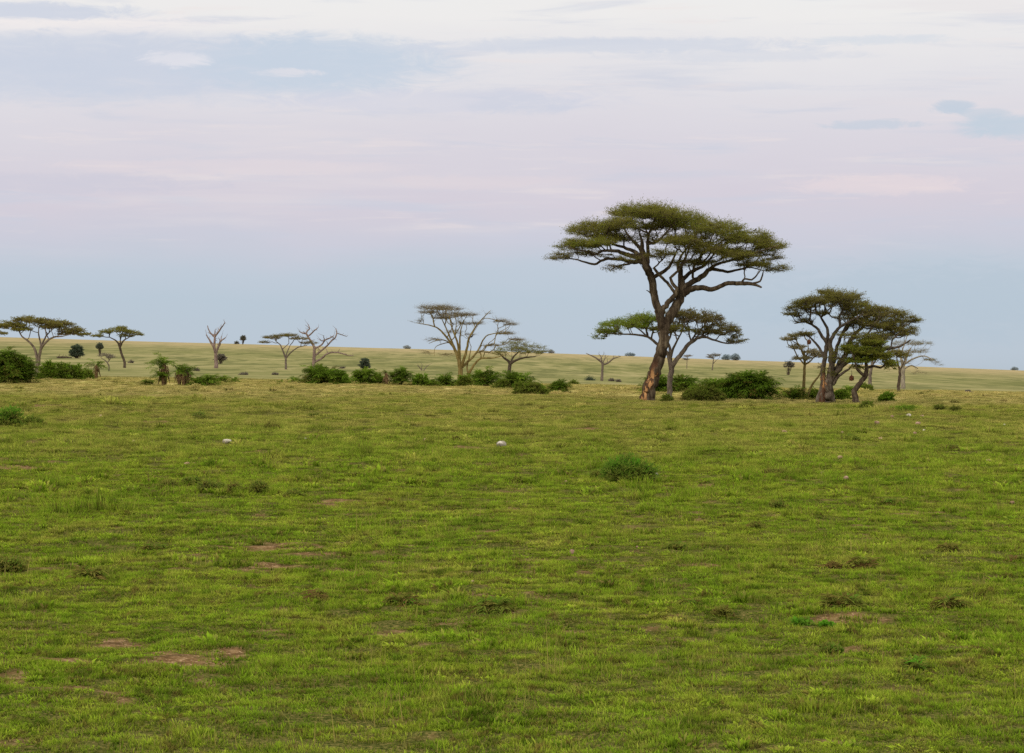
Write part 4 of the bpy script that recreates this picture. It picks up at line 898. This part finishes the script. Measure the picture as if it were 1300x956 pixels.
DRY = [(1070, 777, 32, 30, 'yellowing dry palm seedling above a reddish soil patch', 10, .32), (1203, 700, 17, 17, 'small dry seedling with yellow leaves at the right', 6, .3),
       (1208, 775, 20, 26, 'thin brown seedling right of the yellowing one', 5, .25), (1215, 800, 14, 12, 'low olive seedling below the thin brown one', 4, .45),
       (1100, 725, 14, 24, 'single brown withered seedling with dark leaves', 3, .08), (1056, 722, 14, 18, 'brown withered seedling left of the single dark one', 3, .1),
       (495, 641, 8, 14, 'small rust brown seedling in the centre grass', 3, .05), (108, 738, 20, 28, 'straw coloured seedling in the left grass', 6, .35),
       (190, 697, 20, 18, 'low olive seedling left of the dark hollow', 6, .4), (402, 764, 15, 20, 'dark brown withered seedling near the centre left', 4, .1),
       (628, 783, 24, 24, 'olive seedling in the lower centre grass', 6, .45), (515, 775, 24, 22, 'yellowish seedling in the lower centre left grass', 7, .4),
       (1165, 852, 24, 26, 'grey green bristly seedling near the lower right', 8, .5), (1290, 711, 14, 16, 'brown seedling at the right edge', 4, .15),
       (165, 622, 12, 13, 'olive seedling at the left end of the weed strip', 4, .35), (1135, 640, 20, 16, 'pale tufted seedling right of centre', 6, .45),
       (880, 768, 8, 20, 'reed-like seedling with a dark foot in the right centre', 3, .4), (170, 855, 10, 12, 'faint seedling in the lower left corner grass', 3, .35),
       (1140, 700, 14, 9, 'faint flat seedling between the right withered ones', 4, .3)]
for k, (u, v, hw, h, lb, n, tn) in enumerate(DRY):
    palm('seedling', u, v, hw*.75, h*.9, lb, 330+k, tn, n, group='dry seedlings standing in the near grass', mat=M_HERB, cat='seedling', nlf=5, droop=.75, ll=.42, lwid=.055)
STRIP = [(215, 620, 12, 12, 'leftmost weed of the dark strip in the left grass'), (268, 626, 18, 20, 'tallest weed of the dark strip in the left grass'), (298, 628, 14, 14, 'weed at the middle of the dark strip'),
         (330, 628, 13, 14, 'spiky weed right of the strip middle'), (372, 632, 12, 11, 'weed at the right end of the dark strip'), (245, 618, 12, 12, 'weed behind the tallest of the dark strip'),
         (985, 605, 22, 10, 'dark low weed in the right centre grass'), (985, 643, 12, 10, 'dark tuft-like weed right of centre'), (958, 672, 12, 9, 'dark flat weed above the right centre'),
         (1050, 830, 18, 14, 'grey green weed in the lower right grass'), (920, 785, 16, 12, 'olive weed in the lower right centre'), (450, 605, 14, 8, 'faint weed in the middle left grass'),
         (655, 612, 10, 7, 'little dark weed in the centre grass'), (525, 617, 12, 9, 'dark weed left of the centre'), (575, 560, 12, 7, 'weed near the white stones'), (260, 534, 22, 11, 'low olive weed patch in the upper left grass'),
         (400, 530, 14, 7, 'dark weed patch below the tall pale dead tree'), (1075, 560, 14, 8, 'weed left of the small right stones'), (1210, 575, 16, 9, 'weed at the upper right grass'),
         (10, 725, 26, 22, 'straggly weed at the lower left edge'), (655, 545, 18, 8, 'low weed above the white stone'), (855, 700, 16, 9, 'dim weed right of the pinkish stone'), (345, 545, 18, 9, 'low weed patch right of the left stones')]
for k, (u, v, hw, h, lb) in enumerate(STRIP):
    bush('weed', u, v, hw, h, lb, 360+k, M_HERB, [.42, .5, .34, .46][k % 4], int(40+hw*2), (.05, .014), cat='weed', cl=min(9, h*.5), up=.5, nt=6, nl=6, group=GH)

# ------------------------------------------------------------------ stones
def stone(u, v, w, label, mat, seed, hh=.5, group='pale stones lying in the grass'):
    g = np.random.default_rng(seed); X, Y, Z = locate(u, v); s = F/Y; W = w/s/2*.86
    import bmesh; STN.append((X, Y, W))
    bm = bmesh.new(); bmesh.ops.create_icosphere(bm, subdivisions=3, radius=1)
    ax = g.uniform(.75, 1.2, 2)
    for vtx in bm.verts:
        c = np.array(vtx.co); n = 1+.9*(float(fbm(c[0]*1.3+seed, c[1]*1.3+c[2], seed, 3))-.5)
        for pl in range(3):
            nn = unit(np.random.default_rng(seed*9+pl).normal(0, 1, 3)); dd = c@nn
            if dd > .72: c = c-nn*(dd-.72)*.8
        vtx.co = (c[0]*W*n*ax[0], c[1]*W*n*ax[1], c[2]*W*hh*n*1.4)
    me = bpy.data.meshes.new('stone'); bm.to_mesh(me); bm.free(); me.materials.append(mat)
    for p in me.polygons: p.use_smooth = True
    o = link('stone', me, None, (X, Y, Z+W*hh*.55+.03)); o.rotation_euler = (g.normal(0, .1), g.normal(0, .1), g.uniform(0, 6.28))
    tag(o, label, 'stone', group)
SW, SP, ST = M_STONE_W, M_STONE_P, M_STONE_T
for k, (u, v, w, lb, m) in enumerate([
    (637, 565, 15, 'largest flat white stone, alone in the centre grass', SW), (289, 562, 12, 'flat whitish stone in the left grass', SW), (727, 707, 11, 'rounded pinkish stone in the middle foreground', SP),
    (170, 561, 7, 'small tan stone left of the flat whitish one', ST), (2, 563, 8, 'whitish stone at the left edge', SW), (237, 591, 8, 'small pale stone, left one of a close pair', ST), (269, 590, 7, 'small pale stone, right one of a close pair', ST),
    (540, 561, 6, 'small tan stone left of the largest white one', ST), (718, 611, 6, 'tiny tan stone left of the biggest weed clump', ST), (834, 604, 5, 'tiny white stone right of the biggest weed clump', SW),
    (1154, 530, 9, 'white stone just below the wide bright grassy shrub', SW), (1133, 532, 5, 'tiny stone left of the white one below the grassy shrub', SP), (1170, 530, 6, 'small pinkish stone right of the white one below the grassy shrub', SP),
    (1113, 541, 8, 'pinkish stone further left below the grassy shrub', SP), (1166, 541, 8, 'pinkish flat stone, upper one of a close pair', SP), (1174, 548, 7, 'white stone, lower one of a close pair', SW),
    (1162, 552, 5, 'tiny reddish stone left of the lower white one', SP), (1118, 557, 6, 'small tan stone in the upper right grass', ST), (996, 550, 7, 'tan stone alone below the palm clump on the right', ST), (1069, 552, 5, 'tiny reddish stone right of the lone tan one', SP),
    (1067, 585, 9, 'tan stone, top one of three in a slanting row', ST), (1045, 601, 7, 'pinkish stone, left one of three in a slanting row', SP), (1074, 612, 10, 'pinkish stone, lowest of three in a slanting row', SP),
    (1255, 586, 8, 'tan stone alone near the right edge', ST), (1275, 541, 5, 'tiny white stone near the upper right edge', SW), (1286, 640, 7, 'reddish stone at the right edge', SP), (809, 701, 4, 'tiny pinkish stone right of the rounded pinkish one', SP),
    (388, 557, 4, 'tiny white stone between the left and the centre white ones', SW), (600, 748, 6, 'small reddish stone in the lower centre', SP), (128, 529, 5, 'tiny tan stone in the upper left grass', ST)]):
    stone(u, v, w, lb, m, 500+k)

scatter()
# ------------------------------------------------------------------ nests and birds
def at(u, v, Y): return ((u-UC)/F*Y, Y, H-(v-YH)/F*Y)
def nest(u, v, Y, rpx, label, seed):
    s = F/Y; r = rpx/s; o = thing('hanging_nest', at(u, v, Y), label, 'nest'); g = np.random.default_rng(seed)
    t = Tubes(); zz = np.linspace(-1, 1, 9); P = np.stack([zz*0, zz*0, zz*r*1.2], -1); rr = r*np.sqrt(np.maximum(.04, 1-(zz*.97)**2))*(1-.12*zz)
    t.add(P, rr, 12, .2, seed)
    for _ in range(60):
        a = g.uniform(0, 6.28); z = g.uniform(-1.1, .9)*r; q = np.array([math.cos(a)*r*.85, math.sin(a)*r*.85, z]); t.add(np.array([q, q+np.array([math.cos(a)*.3, math.sin(a)*.3, -.6])*r*.7]), [.012, .004], 3)
    link('body', t.mesh('body', M_NEST), o)
    t = Tubes(); t.add(np.array([[0, 0, r], [.03, 0, r*2.0], [0, .02, r*3.2]]), [.03, .02, .012], 5); link('cord', t.mesh('cord', B_TWIG), o)
YR = locate(1047, 510)[1]
nest(1027, 434, YR-.3, 2.6, 'reddish brown weaver nest hanging from the left limb of the gnarled acacia', 601)
nest(1081, 480, YR-.8, 3.0, 'reddish brown nest hanging low left of the crooked trunk', 602)
def bird(p, size, label, face=1):
    o = thing('bird', p, label, 'bird'); t = Tubes(); L = size
    P = np.array([[-.42*face, 0, -.16], [-.25*face, 0, -.02], [0, 0, .08], [.16*face, 0, .20], [.24*face, 0, .32], [.27*face, 0, .42], [.33*face, 0, .46], [.37*face, 0, .46]])*L
    t.add(P, np.array([.03, .09, .15, .14, .085, .085, .06, .02])*L, 10); link('body', t.mesh('body', M_FEATHER), o)
    t = Tubes(); t.add(np.array([[.37*face, 0, .455], [.45*face, 0, .43], [.49*face, 0, .40]])*L, np.array([.028, .018, .004])*L, 6); link('beak', t.mesh('beak', M_BEAK), o)
    for sy in (-1, 1):
        t = Tubes(); t.add(np.array([[.10*face, sy*.12, .12], [-.1*face, sy*.15, .05], [-.36*face, sy*.06, -.12], [-.5*face, sy*.03, -.2]])*L, np.array([.05, .075, .045, .008])*L, 6); link('wing', t.mesh('wing', M_FEATHER), o)
        t = Tubes(); t.add(np.array([[.03*face, sy*.05, -.04], [.05*face, sy*.05, -.15], [.03*face, sy*.05, -.26]])*L, np.array([.03, .014, .012])*L, 5); link('leg', t.mesh('leg', M_BEAK), o)
    t = Tubes(); t.add(np.array([[-.4*face, 0, -.14], [-.55*face, 0, -.24], [-.68*face, 0, -.33]])*L, np.array([.05, .05, .015])*L, 6); link('tail', t.mesh('tail', M_FEATHER), o)
YHero = locate(821, 510)[1]
bird(at(958, 293, YHero-.3), .3, 'small dark bird perched on the top right of the tallest crown')
bird(at(798, 304, YHero-2.2), .34, 'dark bird perched inside the left of the tallest crown', -1)
YF = locate(586, 488)[1]
bird(at(598.5, 428, YF-1.2), .5, 'dark bird perched upright in the yellowish fever tree')

# ------------------------------------------------------------------ sky
SUN_EL, SUN_AZ = 24.0, 215.0      # low sun behind the camera to the left, veiled by cloud
def build_sky():
    w = bpy.data.worlds.new('World'); SC.world = w; w.use_nodes = True; nt = w.node_tree
    for n in list(nt.nodes): nt.nodes.remove(n)
    tc = N(nt, 'ShaderNodeTexCoord'); g = tc.outputs['Generated']
    sp = N(nt, 'ShaderNodeSeparateXYZ'); nt.links.new(g, sp.inputs[0])
    el = math_(nt, 'MULTIPLY', math_(nt, 'ARCSINE', sp.outputs[2]), 180/math.pi)
    az = math_(nt, 'MULTIPLY', math_(nt, 'ARCTAN2', sp.outputs[0], sp.outputs[1]), 180/math.pi)
    cv = N(nt, 'ShaderNodeCombineXYZ'); nt.links.new(az, cv.inputs[0]); nt.links.new(el, cv.inputs[1]); P = cv.outputs[0]
    def nz(sx, sy, det=4, rough=.55, off=0.0, dist=0.0):
        m = N(nt, 'ShaderNodeMapping'); m.inputs['Scale'].default_value = (sx, sy, 1); m.inputs['Location'].default_value = (off, off*.7, off*.3)
        nt.links.new(P, m.inputs[0]); n = N(nt, 'ShaderNodeTexNoise'); nt.links.new(m.outputs[0], n.inputs['Vector'])
        n.inputs['Scale'].default_value = 1; n.inputs['Detail'].default_value = det; n.inputs['Roughness'].default_value = rough; n.inputs['Distortion'].default_value = dist
        return n.outputs[0]
    def lin(c): return tuple(((x/255+.055)/1.055)**2.4 if x > 10 else x/255/12.92 for x in c)
    wob = math_(nt, 'MULTIPLY_ADD', nz(.16, .5, 4, .6, 3), 1.3, -.65)
    e2 = math_(nt, 'ADD', el, wob)
    t = math_(nt, 'MULTIPLY', e2, 1/10., clamp=True)
    c = ramp(nt, t, [(0, lin((188, 201, 214))), (.09, lin((187, 202, 216))), (.155, lin((192, 204, 218))), (.225, lin((205, 206, 220))), (.30, lin((214, 208, 220))),
                     (.42, lin((220, 216, 225))), (.54, lin((228, 226, 231))), (.66, lin((240, 238, 237))), (.80, lin((240, 241, 240))), (1, lin((236, 240, 244)))])
    # long thin streaks of lit and shaded cloud
    s1 = nz(.22, 2.6, 5, .6, 7, .4); s2 = nz(.10, 1.3, 4, .6, 19, .3); s3 = nz(.35, 4.2, 4, .6, 29)
    mid = math_(nt, 'MULTIPLY', ss(nt, el, 1.6, 2.4), 1.0)
    c = mix(nt, math_(nt, 'MULTIPLY', math_(nt, 'MULTIPLY', ss(nt, s1, .50, .72), mid), .55), c, lin((202, 208, 224)))
    c = mix(nt, math_(nt, 'MULTIPLY', math_(nt, 'MULTIPLY', ss(nt, s2, .52, .70), mid), .4), c, lin((229, 222, 226)))
    c = mix(nt, math_(nt, 'MULTIPLY', math_(nt, 'MULTIPLY', ss(nt, s3, .56, .74), mid), .35), c, lin((240, 228, 226)))
    n_edge = nz(1.1, 3.6, 6, .7, 41, .8); n_in = nz(.5, 2.6, 4, .6, 57)
    def blob(u, v, a, b, col, k=1.0, edge=2.4, soft=.8, inner=1):
        edge = max(edge, 2.0) if inner else edge
        nonlocal c
        ca, ce = math.degrees(math.atan((u-UC)/F)), math.degrees((YH-v)/F); ra, re = math.degrees(a/F), math.degrees(b/F)
        x = math_(nt, 'POWER', math_(nt, 'MULTIPLY', math_(nt, 'ABSOLUTE', math_(nt, 'SUBTRACT', az, ca)), 1/ra), 2.0)
        y = math_(nt, 'POWER', math_(nt, 'MULTIPLY', math_(nt, 'ABSOLUTE', math_(nt, 'SUBTRACT', el, ce)), 1/re), 2.0)
        d = math_(nt, 'ADD', math_(nt, 'ADD', x, y), math_(nt, 'MULTIPLY_ADD', n_edge, edge*2, -edge))
        f = math_(nt, 'MULTIPLY', ss(nt, d, 1+soft, 1-soft), k)
        f = math_(nt, 'MULTIPLY', f, math_(nt, 'MULTIPLY_ADD', n_in, .9 if inner else .35, .5 if inner else .75, clamp=True))
        c = mix(nt, f, c, lin(col))
    blob(80, 40, 200, 14, (247, 240, 238), .8)
    blob(60, 22, 110, 11, (208, 214, 228), .9)
    blob(130, 88, 380, 42, (205, 212, 227), 1.0, 1.2, .9, 0)
    blob(400, 84, 150, 34, (200, 212, 227), .95, 1.4, .9, 0)
    blob(225, 79, 42, 9, (230, 229, 236), .85, 3.0, .9)
    blob(362, 95, 38, 5, (230, 227, 233), .75, 3.0, .9)
    blob(560, 130, 200, 14, (212, 214, 228), .6)
    blob(780, 60, 260, 9, (212, 217, 229), .8)
    blob(930, 74, 150, 7, (214, 218, 229), .6)
    blob(1110, 56, 90, 6, (216, 222, 231), .7)
    blob(665, 135, 60, 12, (205, 210, 225), .5)
    blob(1207, 141, 24, 8, (192, 206, 222), .85, 2.6)
    blob(1110, 161, 60, 6, (200, 209, 223), .75, 2.8)
    blob(1275, 166, 60, 14, (196, 209, 223), .9, .8)
    blob(1245, 148, 30, 5, (200, 210, 223), .7, .8)
    blob(1115, 236, 110, 12, (235, 220, 223), .6, .9)
    blob(300, 214, 190, 9, (229, 218, 223), .5)
    blob(600, 232, 120, 8, (228, 216, 221), .4)
    blob(90, 236, 160, 12, (206, 205, 220), .6)
    blob(1180, 385, 260, 45, (181, 198, 213), .5)
    # unseen cloud deck above the view, made extra bright to light the grass
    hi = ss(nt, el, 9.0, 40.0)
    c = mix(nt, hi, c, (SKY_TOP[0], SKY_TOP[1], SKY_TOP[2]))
    c = mix(nt, ss(nt, el, 0.0, -3.0), c, (.12, .13, .07))
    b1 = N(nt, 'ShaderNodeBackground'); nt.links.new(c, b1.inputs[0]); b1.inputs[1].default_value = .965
    sk = N(nt, 'ShaderNodeTexSky', sky_type='NISHITA'); sk.sun_disc = False; sk.sun_elevation = R(SUN_EL); sk.sun_rotation = R(SUN_AZ)
    b2 = N(nt, 'ShaderNodeBackground'); nt.links.new(sk.outputs[0], b2.inputs[0]); b2.inputs[1].default_value = .05
    # thin share of clear sky seen through the overcast
    mx = N(nt, 'ShaderNodeMixShader'); mx.inputs[0].default_value = .06
    nt.links.new(b1.outputs[0], mx.inputs[1]); nt.links.new(b2.outputs[0], mx.inputs[2])
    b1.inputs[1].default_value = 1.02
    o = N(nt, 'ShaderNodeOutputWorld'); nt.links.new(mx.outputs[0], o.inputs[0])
    w.cycles.sampling_method = 'MANUAL'; w.cycles.sample_map_resolution = 512
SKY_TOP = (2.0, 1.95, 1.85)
build_sky()
ld = bpy.data.lights.new('sun', 'SUN'); ld.energy = 1.3; ld.angle = R(12); ld.color = (1.0, .90, .76)
lo = bpy.data.objects.new('sun', ld); COL.objects.link(lo)
from mathutils import Vector
d = Vector((math.sin(R(SUN_AZ))*math.cos(R(SUN_EL)), math.cos(R(SUN_AZ))*math.cos(R(SUN_EL)), math.sin(R(SUN_EL))))
lo.rotation_euler = d.to_track_quat('Z', 'Y').to_euler(); lo.location = (-20, -30, 40)

# ------------------------------------------------------------------ camera
cd = bpy.data.cameras.new('camera'); cd.lens = 100; cd.sensor_width = 36; cd.sensor_fit = 'HORIZONTAL'; cd.clip_start = .5; cd.clip_end = 20000
co = bpy.data.objects.new('camera', cd); COL.objects.link(co); co.location = (0, 0, H)
co.rotation_euler = (R(90)-math.atan((478-YH)/F), 0, 0); SC.camera = co
SC.view_settings.view_transform = 'Standard'; SC.view_settings.look = 'None'; SC.view_settings.exposure = 0; SC.view_settings.gamma = 1
SC.cycles.max_bounces = 6; SC.cycles.diffuse_bounces = 3; SC.cycles.transmission_bounces = 4; SC.cycles.transparent_max_bounces = 4
SC.cycles.use_denoising = False; SC.cycles.filter_width = 1.5
